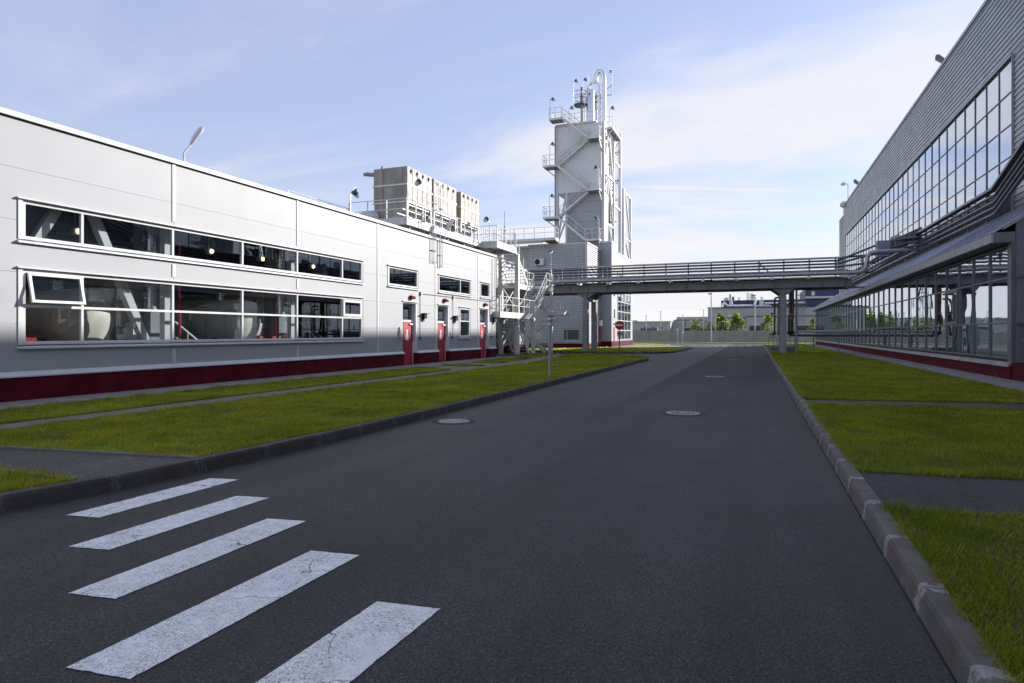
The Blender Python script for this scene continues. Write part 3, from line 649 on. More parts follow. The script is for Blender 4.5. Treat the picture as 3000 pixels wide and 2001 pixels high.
def pane(parent, y0, y1, z0, z1, x=XL - .07, name='pane', m='glass'): return B(x - .006, x, y0, y1, z0, z1).build(name, m, parent)
def window(key, mull=(), trans=(), fw=.075, sash=(), mw=.06, sill=True):
    y0, y1, z0, z1 = HO[key]; f = MB(); xf, xb = XL - .015, XL - .105
    fy0 = y0 + .10; fy1 = y1 - .02; fz0 = z0 + .05; fz1 = z1 - .05
    f.box(xb, xf, fy0, fy1, fz0, fz0 + fw); f.box(xb, xf, fy0, fy1, fz1 - fw, fz1); f.box(xb, xf, fy0, fy0 + fw, fz0 + fw, fz1 - fw); f.box(xb, xf, fy1 - fw, fy1, fz0 + fw, fz1 - fw)
    for y in mull: f.box(xb, xf - .004, y - mw / 2, y + mw / 2, fz0 + fw, fz1 - fw)
    for z in trans:
        ys = [fy0 + fw] + [y for y in mull] + [fy1 - fw]
        for i in range(len(ys) - 1): f.box(xb, xf - .006, ys[i] + (mw / 2 if i else 0), ys[i + 1] - (mw / 2 if i < len(ys) - 2 else 0), z - mw / 2, z + mw / 2)
    w = f.build('window', 'white', hall)
    B(XL - .1, XL + .02, y0 + .004, y0 + .098, z0 + .04, z1 - .04).build('jamb', 'white', w)
    hd = MB(); hd.prism([(XL - .1, y0 - .02, z1 + .03), (XL - .1, y0 - .02, z1 - .045), (XL + .07, y0 - .02, z1 - .035), (XL + .07, y0 - .02, z1 - .01)], (0, y1 - y0 + .04, 0)); hd.build('header', 'white', w)
    if sill: s = MB(); s.prism([(XL - .1, y0 - .02, z0 + .045), (XL - .1, y0 - .02, z0 - .03), (XL + .075, y0 - .02, z0 - .045), (XL + .075, y0 - .02, z0 - .012)], (0, y1 - y0 + .04, 0)); s.build('sill', 'flash', w)
    ys = [fy0 + fw] + list(mull) + [fy1 - fw]; zs = [fz0 + fw] + list(trans) + [fz1 - fw]
    for i in range(len(ys) - 1):
        for j in range(len(zs) - 1):
            if (i, j) in sash: continue
            pane(w, ys[i] - .01, ys[i + 1] + .01, zs[j] - .01, zs[j + 1] + .01)
    return w, ys, zs
MU = (10.59, 13.17, 15.77, 18.37, 21.03)
window('up', MU)
w, ys, zs = window('lo', MU, (2.26,), sash=((0, 1), (5, 1)))
# open top-hung sash of the lower ribbon window
y0, y1, z1, z0 = ys[0] + .03, ys[1] - .05, zs[2] - .01, zs[1] + .05
def sashpt(x, y, z, a=R(13)):
    dz = z - z1; return (XL - .03 + (x) * math.cos(a) - dz * math.sin(a), y, z1 + dz * math.cos(a) + x * math.sin(a))
def sbox(m, x0, x1, a0, a1, c0, c1):
    m.add([sashpt(*p) for p in ((x0, a0, c0), (x1, a0, c0), (x1, a1, c0), (x0, a1, c0), (x0, a0, c1), (x1, a0, c1), (x1, a1, c1), (x0, a1, c1))], [(3, 2, 1, 0), (4, 5, 6, 7), (0, 1, 5, 4), (1, 2, 6, 5), (2, 3, 7, 6), (3, 0, 4, 7)]); return m
s = MB(); sbox(s, 0, .06, y0, y1, z0, z0 + .06); sbox(s, 0, .06, y0, y1, z1 - .06, z1); sbox(s, 0, .06, y0, y0 + .06, z0 + .06, z1 - .06); sbox(s, 0, .06, y1 - .06, y1, z0 + .06, z1 - .06)
s.build('open_sash', 'white', w, label='top-hung window sash tilted open'); sbox(MB(), .02, .028, y0 + .05, y1 - .05, z0 + .05, z1 - .05).build('pane', 'glass', w)
y0, y1, z0, z1 = ys[5] + .02, ys[6] - .02, zs[1] + .05, zs[2] - .02; s = MB()
x0, x1 = XL - .06, XL + .012
s.box(x0, x1, y0, y1, z0, z0 + .11); s.box(x0, x1, y0, y1, z1 - .11, z1); s.box(x0, x1, y0, y0 + .1, z0 + .11, z1 - .11); s.box(x0, x1, y1 - .1, y1, z0 + .11, z1 - .11)
s.build('closed_sash', 'white', w); pane(w, y0 + .09, y1 - .09, z0 + .1, z1 - .1, XL - .02)
window('w1'); window('w2', (31.84,)); window('w3'); window('w4', (), (2.31,), fw=.1)

# doors
for k in ('d1', 'd2', 'd3'):
    y0, y1, z0, z1 = HO[k]; xr = XL - .17
    fr = MB(); fr.box(xr - .03, xr + .03, y0 + .02, y0 + .09, .14, 3.06); fr.box(xr - .03, xr + .03, y1 - .21, y1 - .14, .14, 3.06); fr.box(xr - .03, xr + .03, y0 + .09, y1 - .21, 2.99, 3.06); fr.box(xr - .03, xr + .034, y0 + .09, y1 - .21, 2.17, 2.27)
    d = fr.build('door', 'white', hall)
    lf = MB(); lf.box(xr - .02, xr + .022, y0 + .09, y1 - .21, .15, 2.165); lf.build('leaf', 'reddoor', d)
    B(xr + .02, xr + .026, y0 + .32, y0 + .335, .16, 2.15).build('leaf_joint', 'maroon', d)
    B(xr - .006, xr, y0 + .085, y1 - .205, 2.265, 2.995).build('pane', 'glass', d)
    B(xr + .023, xr + .085, y1 - .52, y1 - .26, 2.03, 2.10).build('door_closer', 'signwhite', d)
    TUBE([(xr + .02, y1 - .25, 1.25), (xr + .07, y1 - .25, 1.25), (xr + .07, y1 - .25, 1.55), (xr + .02, y1 - .25, 1.55)], .014, 6).build('handle', 'black', d)
    ym = (y0 + y1 - .2) / 2 + .06   # the notice: a white tag with a fire-extinguisher-like column over a square
    B(xr + .023, xr + .027, ym - .13, ym + .13, 1.30, 1.55).build('notice', 'signwhite', d); B(xr + .023, xr + .027, ym - .06, ym + .06, 1.55, 1.80).build('notice', 'signwhite', d)
    # recess lining
    B(xr - .05, XL - .002, y1 - .135, y1 - .0, .67, 3.06).build('reveal', 'white', hall); B(xr - .05, XL + .002, y1 - .138, y1 - .0, .12, .668).build('plinth_return', 'maroon', hall); B(xr - .05, XL - .004, y0 - .0, y0 + .018, .12, 3.06).build('reveal', 'white', hall)
    B(xr - .05, XL - .004, y0, y1 - .0, 3.065, 3.13).build('lintel', 'white', hall); B(XL - .3, XL + .05, y0 + .02, y1 - .02, -.05, .135).build('threshold', 'maroon', hall)
    hd = MB(); hd.prism([(XL - .02, y0 - .03, 3.19), (XL - .02, y0 - .03, 3.12), (XL + .06, y0 - .03, 3.12), (XL + .06, y0 - .03, 3.14)], (0, y1 - y0 + .06, 0)); hd.build('door_header', 'white', hall)
# beacons, bulkhead lamps, conduits, boxes
for i, (y, z) in enumerate(((26.4, 3.34), (29.88, 3.36), (35.2, 3.36))):
    t = thing('alarm_beacon', 'orange alarm beacon with red siren above the ' + ('first', 'second', 'third')[i] + ' red door' + (' past the ribbon windows', ' along the hall', ' beside the outside stair')[i], 'beacon', (XL, y, z))
    B(XL, XL + .12, y - .16, y - .03, z - .08, z + .09).build('siren', 'maroon', t); MB().lathe([(0, .06), (.03, .08), (.16, .075), (.2, .03)], (XL, y + .09, z), (1, 0, 0), 16).build('beacon_lens', 'orange', t)
    TUBE([(XL + .03, y - .1, z + .09), (XL + .1, y, z + .18), (XL + .03, y + .1, z + .09)], .008, 6).build('guard', 'white', t)
for i, (y, z) in enumerate(((27.5, 2.4), (31.0, 2.36), (36.5, 2.4))):
    t = thing('bulkhead_lamp', 'small wall lamp under a dark hood %s' % ('right of the first red door', 'between the middle red door and tall window', 'at the hall corner by the outside stair')[i], 'lamp', (XL, y, z))
    B(XL, XL + .06, y - .1, y + .1, z - .18, z + .2).build('back_plate', 'black', t); B(XL, XL + .28, y - .12, y + .28, z + .2, z + .225).build('hood', 'black', t)
    MB().lathe([(0, .05), (.04, .085), (.16, .085), (.24, .05)], (XL + .13, y + .1, z + .19), (0, 0, -1), 14).build('lamp_glass', 'lampglass', t)
cd_ = thing('wall_conduit', 'thin dark cable conduit with white junction boxes above the red doors', 'conduit', (XL, 27, 1.4))
cx = XL + .03
TUBE([(cx, 27.2, 1.42), (cx, 27.2, 3.58), (cx, 36.3, 3.60), (cx, 36.3, 6.3)], .013, 6).build('conduit_run', 'frame', cd_)
TUBE([(cx, 30.8, 3.59), (cx, 30.8, 1.45)], .012, 6).build('conduit_run', 'frame', cd_); TUBE([(cx, 36.3, 3.6), (cx, 36.3, 1.5)], .012, 6).build('conduit_run', 'frame', cd_)
for y in (27.28, 30.86): B(XL, XL + .08, y - .06, y + .06, 3.5, 3.68).build('junction_box', 'white', cd_)
for y in (27.22, 30.7, 36.2): B(XL, XL + .07, y - .08, y + .08, 1.36, 1.45).build('junction_box', 'frame', cd_)
t = thing('call_box', 'cream intercom box on the wall left of the first red door', 'box', (XL, 25.37, 1.42)); B(XL, XL + .09, 25.26, 25.48, 1.42, 1.78).build('box', 'woodplank', t); B(XL, XL + .06, 25.28, 25.44, 1.80, 1.92).build('lid', 'woodplank', t)
for y in (30.6, 36.15):
    t = thing('wall_plate', 'small white switch plate on the hall wall beside %s' % ('the middle red door' if y < 31 else 'the red door by the stair'), 'switch', (XL, y, 1.55)); B(XL, XL + .04, y - .06, y + .06, 1.55, 1.68).build('plate', 'signwhite', t); B(XL + .04, XL + .05, y - .03, y + .03, 1.58, 1.65).build('switch', 'white', t)
t = thing('drainpipe', 'rust-stained downpipe at the far corner of the hall', 'drainpipe', (XL, 36.98, 2)); TUBE([(XL - .02, 37.02, 6.5), (XL - .02, 37.02, 4.5)], .06, 10).build('pipe', 'stair', t); TUBE([(XL - .02, 37.02, 4.5), (XL - .02, 37.02, 1.3)], .05, 10).build('lower_pipe', 'black', t)

# --------------------------------------------------------------- inside the hall
def tank(y, z, r, xf, xb, label, m='tank'):
    t = thing('storage_tank', label, 'tank', ((xf + xb) / 2, y, z - r - .5))
    prof = [(0, .02)] + [(.45 * r * (1 - math.cos(a)), r * math.sin(a)) for a in [R(15 * k) for k in range(1, 7)]]
    L = xf - xb; prof += [(L - .45 * r + 0, r)] + [(L - .45 * r * (1 - math.sin(a)) , r * math.cos(a)) for a in [R(15 * k) for k in range(1, 6)]] + [(L, .02)]
    MB().lathe(prof, (xf, y, z), (-1, 0, 0), 36).build('shell', m, t)
    for x in (xf - 1.2, xb + 1.2):
        s = MB(); s.box(x - .12, x + .12, y - r * .7, y + r * .7, .12, z - r * .55); s.build('saddle', 'dark', t)
    MB().lathe([(0, r * 1.004), (.02, r * 1.02), (.10, r * 1.02), (.12, r * 1.004)], (xf - .5 * r, y, z), (-1, 0, 0), 36).build('weld_band', 'tank', t)
    TUBE([(xf - 1.5, y, z + r - .05), (xf - 1.5, y, z + r + .25)], .16, 14).build('manway', 'silver', t)
tank(9.35, 2.05, .86, -16.6, -24, 'cream horizontal tank behind the open sash of the lower ribbon window')
tank(11.72, 2.05, .80, -16.6, -24, 'cream horizontal tank with domed end beside the slanting white brace')
tank(17.55, 2.05, .80, -16.7, -24, 'cream horizontal tank behind the silver duct and red pipe')
tank(14.85, 2.2, .48, -18.2, -25, 'smaller cream tank behind the first silver duct and white column')
tank(15.3, 2.3, 1.25, -19.4, -27, 'wide pale tank lying deeper in the hall behind the handrails')
tank(21.0, 2.25, 1.1, -18.4, -26, 'pale tank deep in the hall behind the last ribbon window bay')
def inner(name, mb, m, label, cat): o = mb.build(name, m); o['label'] = label; o['category'] = cat; return o
inner('cross_brace', BAR((-15.95, 9.05, 2.45), (-15.95, 10.65, 5.3), .2), 'white', 'slanting white steel brace behind the first upper ribbon pane', 'brace')
inner('cross_brace', BAR((-15.95, 10.95, 5.3), (-15.95, 12.75, 1.3), .2), 'white', 'long slanting white brace crossing both ribbon windows', 'brace')
for i, y in enumerate((13.43, 18.75)):
    inner('steel_column', B(-16.15, -15.95, y - .09, y + .09, .12, 6.25), 'white', 'sunlit white steel column inside the %s ribbon window bay' % ('second', 'fourth')[i], 'column')
    inner('concrete_pier', B(-17.2, -16.5, y - .1, y + .35, .12, 6.25), 'concrete', 'grey pier behind the white column in the %s ribbon window bay' % ('second', 'fourth')[i], 'column')
for i, y in enumerate((13.61, 19.0)):
    t = thing('ventilation_duct', 'shiny silver vertical duct inside the %s ribbon window bay' % ('second', 'fourth')[i], 'duct', (-16.6, y - .25, 2.1)); y -= .3
    TUBE([(-16.5, y, 6.2), (-16.5, y, 2.3)], .17, 18).build('duct', 'silver', t)
    for z in (2.3, 3.0, 4.0, 5.0): MB().lathe([(0, .19), (.05, .19)], (-16.5, y, z), (0, 0, 1), 18).build('collar', 'galv', t)
for i, y in enumerate((14.41, 18.6)): inner('red_pipe', TUBE([(-16.6, y, .1), (-16.6, y, 4.45 if i == 0 else 3.95)], .04 if i == 0 else .06, 10), 'redpipe', '%s vertical red pipe inside the ribbon windows' % ('thin' if i == 0 else 'thick'), 'pipe')
for i, (y0, y1) in enumerate(((14.6, 15.5), (20.55, 21.5))):
    t = thing('stair_handrail', 'white sloping handrail inside the %s ribbon window bay' % ('third', 'fifth')[i], 'handrail', (-17, y0, .2))
    for dx in (0, -.8): TUBE([(-17 + dx, y0 - .15, 2.08), (-17 + dx, y1 + .3, 1.15)], .035, 8).build('rail', 'white', t); TUBE([(-17 + dx, y0 + .45, 1.65), (-17 + dx, y0 + .45, .2)], .025, 6).build('post', 'white', t)
inner('red_crate', MB().box(-17.0, -16.5, 9.75, 10.2, 1.25, 1.58).box(-16.98, -16.52, 9.72, 10.23, 1.58, 1.62), 'redpipe', 'bright red crate on the sill inside the first ribbon window bay', 'crate')
inner('red_crate', MB().box(-17.0, -16.5, 17.7, 18.5, 1.2, 1.52).box(-16.98, -16.52, 17.66, 18.54, 1.52, 1.56), 'redpipe', 'long red crate on the sill by the thick red pipe', 'crate')
inner('white_cabinet', MB().box(-17.1, -16.5, 12.7, 13.3, 1.0, 1.6).box(-16.95, -16.6, 12.85, 13.15, 1.6, 1.95), 'white', 'white cabinet at the foot of the long slanting brace', 'cabinet')
inner('white_cabinet', MB().box(-17.1, -16.5, 18.75, 19.3, 1.0, 1.52).box(-16.95, -16.6, 18.8, 19.1, 1.52, 1.85), 'white', 'white cabinet beside the thick red pipe', 'cabinet')
inner('work_bench', B(-17.6, -16.4, 8.8, 22.3, .95, 1.05), 'dark', 'long dark bench just behind the lower ribbon window', 'bench')
for i, y in enumerate((13.5, 15.55, 18.69, 21.44, 24.76)):
    t = thing('hanging_lamp', 'round lit lamp inside the hall, %s of the row counted from the slanting braces' % ('first', 'second', 'third', 'fourth', 'fifth')[i], 'lamp', (-20, y, 4.7), 'lit lamps hanging inside the hall')
    MB().lathe([(0, .03), (.05, .13), (.15, .16), (.25, .13), (.3, .03)], (-20, y, 4.7), (0, 0, 1), 14).build('globe', 'lampglass', t); MB().lathe([(0, .02), (.05, .07), (.12, .07), (.16, .02)], (-19.83, y, 4.76), (0, 0, 1), 10).build('bulb', 'bulb', t)
    TUBE([(-20, y, 5.0), (-20, y, 6.25)], .012, 5).build('cord', 'white', t)
# vertical plant on the dark back wall for depth
for i in range(9):
    y = 8.5 + i * 1.75; inner('wall_pipe', TUBE([(-22 - (i % 3), y, 4.2 + .2 * (i % 4)), (-22 - (i % 3), y + 3.0, 4.2 + .2 * (i % 4))], .09 + .03 * (i % 3), 10), ('galv', 'pipe_dark', 'silver')[i % 3], ('dull galvanised', 'dark clad', 'shiny steel')[i % 3] + ' overhead pipe running through the dark hall', 'pipe')['group'] = 'overhead pipes in the hall'
# ================================================================== ON THE HALL ROOF
def street_lamp(base, lean, label, sc_=1.0, m='white', glassm='lampglass', group=None):
    """cobra-head lamp on a bent arm; lean = horizontal unit vector the head points to"""
    b = Vector(base); d = Vector((lean[0], lean[1], 0)).normalized(); up = Vector((0, 0, 1)); s = d.cross(up)
    t = thing('roof_lamp', label, 'lamp', b, group)
    p1 = b + up * .32 * sc_; p2 = p1 + (d * .12 + up * .16) * sc_; p3 = p2 + (d * .10 + up * .16) * sc_
    TUBE([b, p1, p2, p3], .028 * sc_, 8).build('arm', m, t); B(b.x - .1, b.x + .1, b.y - .1, b.y + .1, b.z, b.z + .03).build('base_plate', m, t)
    ax = (d * .44 + up * .8).normalized(); nrm = ax.cross(s).normalized()
    if nrm.x < 0: nrm = -nrm
    mb = MB(); mb.sm = True; st = [(-.05, .04, .04), (.02, .08, .06), (.14, .125, .075), (.28, .165, .085), (.44, .175, .085), (.56, .145, .07), (.63, .07, .035)]; V = []; n = 14
    for q, wd, h in st:
        c = p3 + ax * q * sc_
        for j in range(n):
            a = 2 * math.pi * j / n; k = math.sin(a); V.append(c + s * math.cos(a) * wd * sc_ - nrm * k * h * sc_ * (1 if k > 0 else .55))
    F = [(i * n + j, i * n + (j + 1) % n, (i + 1) * n + (j + 1) % n, (i + 1) * n + j) for i in range(len(st) - 1) for j in range(n)] + [tuple(range(n - 1, -1, -1)), tuple(range((len(st) - 1) * n, len(st) * n))]
    mb.add(V, F).build('head', m, t)
    ls = MB(); ls.sm = True; V = []; st2 = [(.20, .07, .02), (.26, .13, .03), (.42, .14, .04), (.53, .115, .03), (.57, .05, .02)]
    for q, wd, h in st2:
        c = p3 + ax * q * sc_ + nrm * .035 * sc_
        for j in range(n):
            a = 2 * math.pi * j / n; V.append(c + s * math.cos(a) * wd * sc_ + nrm * abs(math.sin(a)) * h * sc_)
    ls.add(V, [(i * n + j, i * n + (j + 1) % n, (i + 1) * n + (j + 1) % n, (i + 1) * n + j) for i in range(len(st2) - 1) for j in range(n)] + [tuple(range(n - 1, -1, -1)), tuple(range((len(st2) - 1) * n, len(st2) * n))]).build('lens', glassm, t)
    return t
street_lamp((-15.5, 13.6, 6.575), (.35, 1), 'white street lamp head on the hall parapet above the second ribbon window bay', 1.0)
street_lamp((-15.5, 30.1, 6.575), (.3, 1), 'white street lamp head on the hall parapet below the roof walkway', 1.0)
def floodlight(base, h, aim, label, cat='floodlight', group=None, r=.02, s=1.0, m='galv'):
    """green lamp housing with caged clear lens at the top of a thin pole; aim = horizontal direction of the bowed head"""
    b = Vector(base); a = Vector((aim[0], aim[1], 0)).normalized(); up = Vector((0, 0, 1)); t = thing('floodlight', label, cat, b, group)
    k = b + up * h; e = k - a * .0 + (a * -.0 + up * .0); e1 = k + (-a * .06 + up * .18) * s; e2 = k + (-a * .30 + up * .46) * s
    TUBE([b, k, e1, e2], r, 6).build('pole', m, t)
    dn = (-a * .75 - up * .66).normalized(); c = k + (-a * .22 + up * .30) * s + dn * .02
    MB().lathe([(0, .10 * s), (.02, .15 * s), (.16 * s, .15 * s), (.2 * s, .12 * s)], c, dn, 14).build('housing', 'green', t)
    MB().lathe([(.2 * s, .11 * s), (.30 * s, .10 * s), (.38 * s, .06 * s), (.41 * s, .01)], c, dn, 14).build('lens', 'lampglass', t)
    ca = MB(); 
    for i in range(6):
        x = dn.cross(up).normalized(); y = dn.cross(x); an = i * math.pi / 3; o = x * math.cos(an) + y * math.sin(an)
        ca.tube([c + dn * .2 * s + o * .125 * s, c + dn * .33 * s + o * .11 * s, c + dn * .42 * s], .006 * s, 4)
    ca.build('guard', 'galv', t); q = MB(); q.bar(e2, e1, .05 * s, .015 * s); q.build('bracket', m, t); return t
floodlight((-16.6, 23.2, 6.42), 1.25, (-.1, -1), 'green floodlight on a thin pole on the hall roof away from the walkway')
floodlight((-15.95, 28.5, 6.98), 2.15, (.3, 1), 'green floodlight leaning over the roof walkway before the grey cooling units')
floodlight((-15.95, 37.2, 6.5), 2.2, (.3, 1), 'green floodlight on a pole at the stair end of the roof walkway')

# cooling units
def cooler(y0, y1, label):
    xr, xl = -16.8, -18.85; t = thing('cooling_unit', label, 'cooling unit', (-17.8, (y0 + y1) / 2, 7.34), 'grey cooling units on the hall roof')
    ca = MB(); n = 5
    for i in range(n):        # casing sheets with standing seams
        a, b = y0 + (y1 - y0) * i / n, y0 + (y1 - y0) * (i + 1) / n; ca.box(xl, xr, a + .004, b - .004, 8.5, 10.3)
    ca.build('casing', 'galvpanel', t)
    sm_ = MB()
    for x in (-18.3, -17.55, -17.1): sm_.box(x - .012, x + .012, y0 - .012, y0 + .002, 8.5, 10.3)
    for i in range(1, n): y = y0 + (y1 - y0) * i / n; sm_.box(xr - .002, xr + .012, y - .012, y + .012, 8.5, 10.3)
    sm_.build('seam', 'galvpanel', t, kind='stuff')
    bd = MB(); bd.box(xl - .05, xr + .03, y0 - .03, y1 + .02, 9.34, 9.42); bd.box(xl - .06, xr + .025, y0 - .04, y1 + .01, 8.44, 8.5); bd.build('band', 'galv', t)
    hp = MB(); hp.prism([(xl, y0 + .03, 8.44), (xl, y0 + .03, 7.36), (xr - 1.35, y0 + .03, 7.36), (xr - .03, y0 + .03, 8.40), (xr - .03, y0 + .03, 8.44)], (0, y1 - y0 - .06, 0)); hp.build('hopper', 'galvpanel', t)
    for k in range(3): BAR((xr - .1 - .28 * k, y0 + .06 + .0, 8.36 - .22 * k), (xr - .1 - .28 * k, y1 - .06, 8.36 - .22 * k), .05).build('louvre', 'galv', t)
    for x in (xl + .04, xr - .04):
        for y in (y0 + .05, y1 - .05): B(x - .035, x + .035, y - .035, y + .035, 7.34, 8.44).build('leg', 'galv', t)
    for i in range(4):
        y = y0 + (y1 - y0) * (.14 + .24 * i); l = MB(); l.box(xr, xr + .07, y - .05, y + .05, 10.08, 10.15); l.box(xr, xr + .04, y - .02, y + .02, 9.98, 10.22); l.build('lifting_lug', 'rust', t)
    return t
c0 = cooler(28.4, 31.02, 'weathered grey cooling unit with a capped pipe stub at its front corner')
TUBE([(-18.85, 28.55, 10.05), (-19.5, 28.55, 10.15)], .11, 14).build('pipe_stub', 'galvpanel', c0); TUBE([(-19.48, 28.55, 10.15), (-19.52, 28.55, 10.155)], .13, 14).build('stub_flange', 'galv', c0); BAR((-18.45, 28.5, 10.3), (-18.38, 28.5, 10.47), .05).build('bracket', 'black', c0)
cooler(31.28, 34.1, 'weathered grey cooling unit in the middle of the row behind the vent pipes')
cooler(34.75, 37.4, 'weathered grey cooling unit standing apart at the stair end of the row')
# the small round duct by the first unit
t = thing('round_duct', 'short bent round duct on the hall roof beside the first cooling unit', 'duct', (-19.2, 27.6, 6.4)); TUBE([(-19.3, 27.6, 6.42), (-19.3, 27.6, 7.3), (-19.15, 27.75, 7.6), (-18.9, 28.0, 7.75), (-18.75, 28.4, 7.8)], .3, 18).build('duct', 'galv', t); MB().lathe([(0, .32), (.05, .32)], (-19.3, 27.6, 7.2), (0, 0, 1), 18).build('collar', 'galv', t)

wk = thing('roof_walkway', 'white steel walkway with railings around the cooling units on the hall roof', 'walkway', (-16.4, 32, 6.42))
B(-19.6, -16.12, 27.05, 37.5, 7.16, 7.28).build('deck', 'galv', wk); B(-16.12, -16.0, 27.0, 37.6, 7.0, 7.36).build('edge_beam', 'white', wk); B(-19.6, -16.12, 26.95, 27.05, 7.0, 7.36).build('edge_beam', 'white', wk)
for y in (27.5, 29.6, 31.7, 33.8, 35.9): B(-16.5, -16.4, y - .05, y + .05, 6.42, 7.0).build('leg', 'galv', wk); BAR((-16.12, y, 6.9), (-19.5, y, 6.9), .12, .16).build('cross_beam', 'girder', wk)
railing(wk, [(-19.4, 27.0, 7.3), (-16.05, 27.0, 7.3)], 1.0, 1.1); railing(wk, [(-16.05, 27.0, 7.3), (-16.05, 37.5, 7.3)], 1.0, .95)
fr = thing('edge_railing', 'thin handrail along the bare hall roof before the cooling units', 'railing', (-17, 24, 6.4)); railing(fr, [(-19.4, 26.9, 6.9), (-19.4, 22.5, 6.9)], 1.1, 1.6, .016)

def vent(x, y, zb, zt, r, label, m='galv', hook=True, g='thin vent pipes rising past the hall parapet'):
    t = thing('vent_pipe', label, 'pipe', (x, y, zb), g)
    pts = [(x, y, zb), (x, y, zt)]
    if hook: pts += [(x, y + .03, zt + .12), (x, y + .12, zt + .18), (x, y + .22, zt + .14), (x, y + .26, zt + .02)]
    TUBE(pts, r, 8).build('pipe', m, t); TUBE([(x, y, zb - .05), (x, y, zb)], r * 1.5, 8).build('end_cap', 'pipe_dark', t)
    for z in (zb + 2.6, zb + 2.95): MB().lathe([(0, r * 2.2), (.03, r * 2.2), (.08, r * 1.4)], (x, y, z), (0, 0, 1), 10).build('valve', 'rust' if m != 'galv' else 'pipe_dark', t)
    B(XL, x, y - .02, y + .02, zb + .55, zb + .6).build('bracket', 'galv', t)
for k in range(4): vent(XL + .09, 28.33 + k * .15, 5.28, 9.35 - .03 * k if k else 8.0, .015, 'slim polished vent pipe with hooked top clamped to the hall wall' if k else 'shorter slim vent pipe without a hook beside the hooked ones', hook=k > 0)
vent(XL + .09, 29.2, 5.12, 9.2, .024, 'rusty vent pipe with hooked top and two flanges on the hall wall', 'stair', g='rusty vent pipes'); vent(XL + .09, 29.4, 5.12, 6.9, .016, 'short rusty pipe without a hook on the hall wall', 'rust', False, g='rusty vent pipes')

# ================================================================== OUTSIDE STAIR
st = thing('outside_stair', 'white steel outside staircase zigzagging up the far end of the hall', 'staircase', (-15.4, 41, 0))
for x, y, z in ((-15.1, 40.0, 7.0), (-15.0, 43.0, 2.7), (-16.3, 40.0, 7.0), (-16.4, 43.0, 5.0)):
    B(x - .13, x + .13, y - .13, y + .13, .15, z).build('post', 'stair', st); B(x - .3, x + .3, y - .3, y + .3, -.05, .2).build('footing', 'concrete', st)
def deck(par, x0, x1, y0, y1, z, h=.3, m='stair'):
    B(x0 + .03, x1 - .03, y0 + .03, y1 - .03, z - .05, z - .01).build('landing', 'galv', par)
    e = MB(); e.box(x0, x1, y0, y0 + .03, z - h, z + .08); e.box(x0, x1, y1 - .03, y1, z - h, z + .08); e.box(x0, x0 + .03, y0 + .03, y1 - .03, z - h, z + .08); e.box(x1 - .03, x1, y0 + .03, y1 - .03, z - h, z + .08); e.build('edge_beam', m, par)
deck(st, -16.2, -14.95, 36.6, 43.2, 2.92); railing(st, [(-14.97, 36.6, 2.95), (-14.97, 43.2, 2.95)], 1.02, 1.1); railing(st, [(-16.2, 36.65, 2.95), (-14.97, 36.65, 2.95)], 1.02, 1.2)
BAR((-15.0, 37.0, 2.98), (-15.0, 38.2, 3.95), .04).build('brace', 'stair', st)
deck(st, -16.6, -15.0, 36.2, 39.6, 7.32, .34); railing(st, [(-16.6, 36.25, 7.35), (-15.03, 36.25, 7.35), (-15.03, 38.6, 7.35)], 1.02, .8); railing(st, [(-15.03, 39.55, 7.35), (-16.6, 39.55, 7.35)], 1.02, .8)
flight(st, (-16.5, 42.1, 5.1), (-16.5, 39.5, 7.3), (1.4, 0, 0)); flight(st, (-15.95, 43.3, 2.95), (-15.95, 45.95, 5.15), (1.0, 0, 0)); flight(st, (-16.35, 42.5, .15), (-16.35, 39.6, 2.7), (1.2, 0, 0))
deck(st, -16.9, -14.9, 45.9, 47.6, 5.2); deck(st, -16.9, -15.98, 42.1, 45.9, 5.15)
railing(st, [(-14.95, 45.95, 5.22), (-14.95, 47.55, 5.22)], 1.02, .8); railing(st, [(-16.0, 42.1, 5.2), (-16.0, 45.9, 5.2)], 1.02, 1.0)
for a, b in (((-15.1, 40, .3), (-15.05, 43, 2.5)), ((-16.3, 40, .3), (-16.35, 43, 2.6)), ((-16.3, 40, 3.1), (-16.35, 43, 5.0)), ((-15.1, 40, 3.1), (-16.35, 40, 5.0))): BAR(a, b, .07).build('brace', 'stair', st)
floodlight((-15.0, 47.3, 5.2), 2.55, (-.2, 1), 'green floodlight on a pole on the middle landing of the outside stair')
t = thing('junction_cabinet', 'small grey cabinet on the floodlight pole of the stair landing', 'cabinet', (-15.0, 47.25, 5.9)); B(-15.07, -14.93, 47.18, 47.27, 6.05, 6.6).build('box', 'galv', t); B(-15.05, -14.95, 47.16, 47.18, 6.1, 6.5).build('door', 'rust', t)
t = thing('aerial_mast', 'thin mast with two clamps on the top stair landing', 'mast', (-15.6, 38.9, 7.3)); TUBE([(-15.3, 38.2, 7.3), (-15.3, 38.2, 9.6)], .03, 8).build('mast', 'stair', t); [MB().lathe([(0, .06), (.05, .06)], (-15.3, 38.2, z), (0, 0, 1), 10).build('clamp', 'rust', t) for z in (8.3, 8.55)]
# access stair under the pipe bridge
s2 = thing('bridge_stair', 'small white access stair with a landing beneath the pipe bridge', 'staircase', (-15, 48.3, 0))
B(-15.3, -15.12, 48.0, 48.18, 0, 5.0).build('post', 'stair', s2); deck(s2, -15.4, -14.0, 47.6, 49.0, 3.25, .22); railing(s2, [(-15.4, 47.63, 3.27), (-14.03, 47.63, 3.27), (-14.03, 48.97, 3.27), (-15.4, 48.97, 3.27)], .85, .7)
flight(s2, (-15.4, 47.65, 3.2), (-17.0, 47.65, 4.6), (0, .65, 0)); flight(s2, (-17.0, 48.35, 1.2), (-15.4, 48.35, 3.1), (0, .65, 0)); flight(s2, (-15.6, 47.65, .1), (-17.0, 47.65, 1.2), (0, .65, 0))
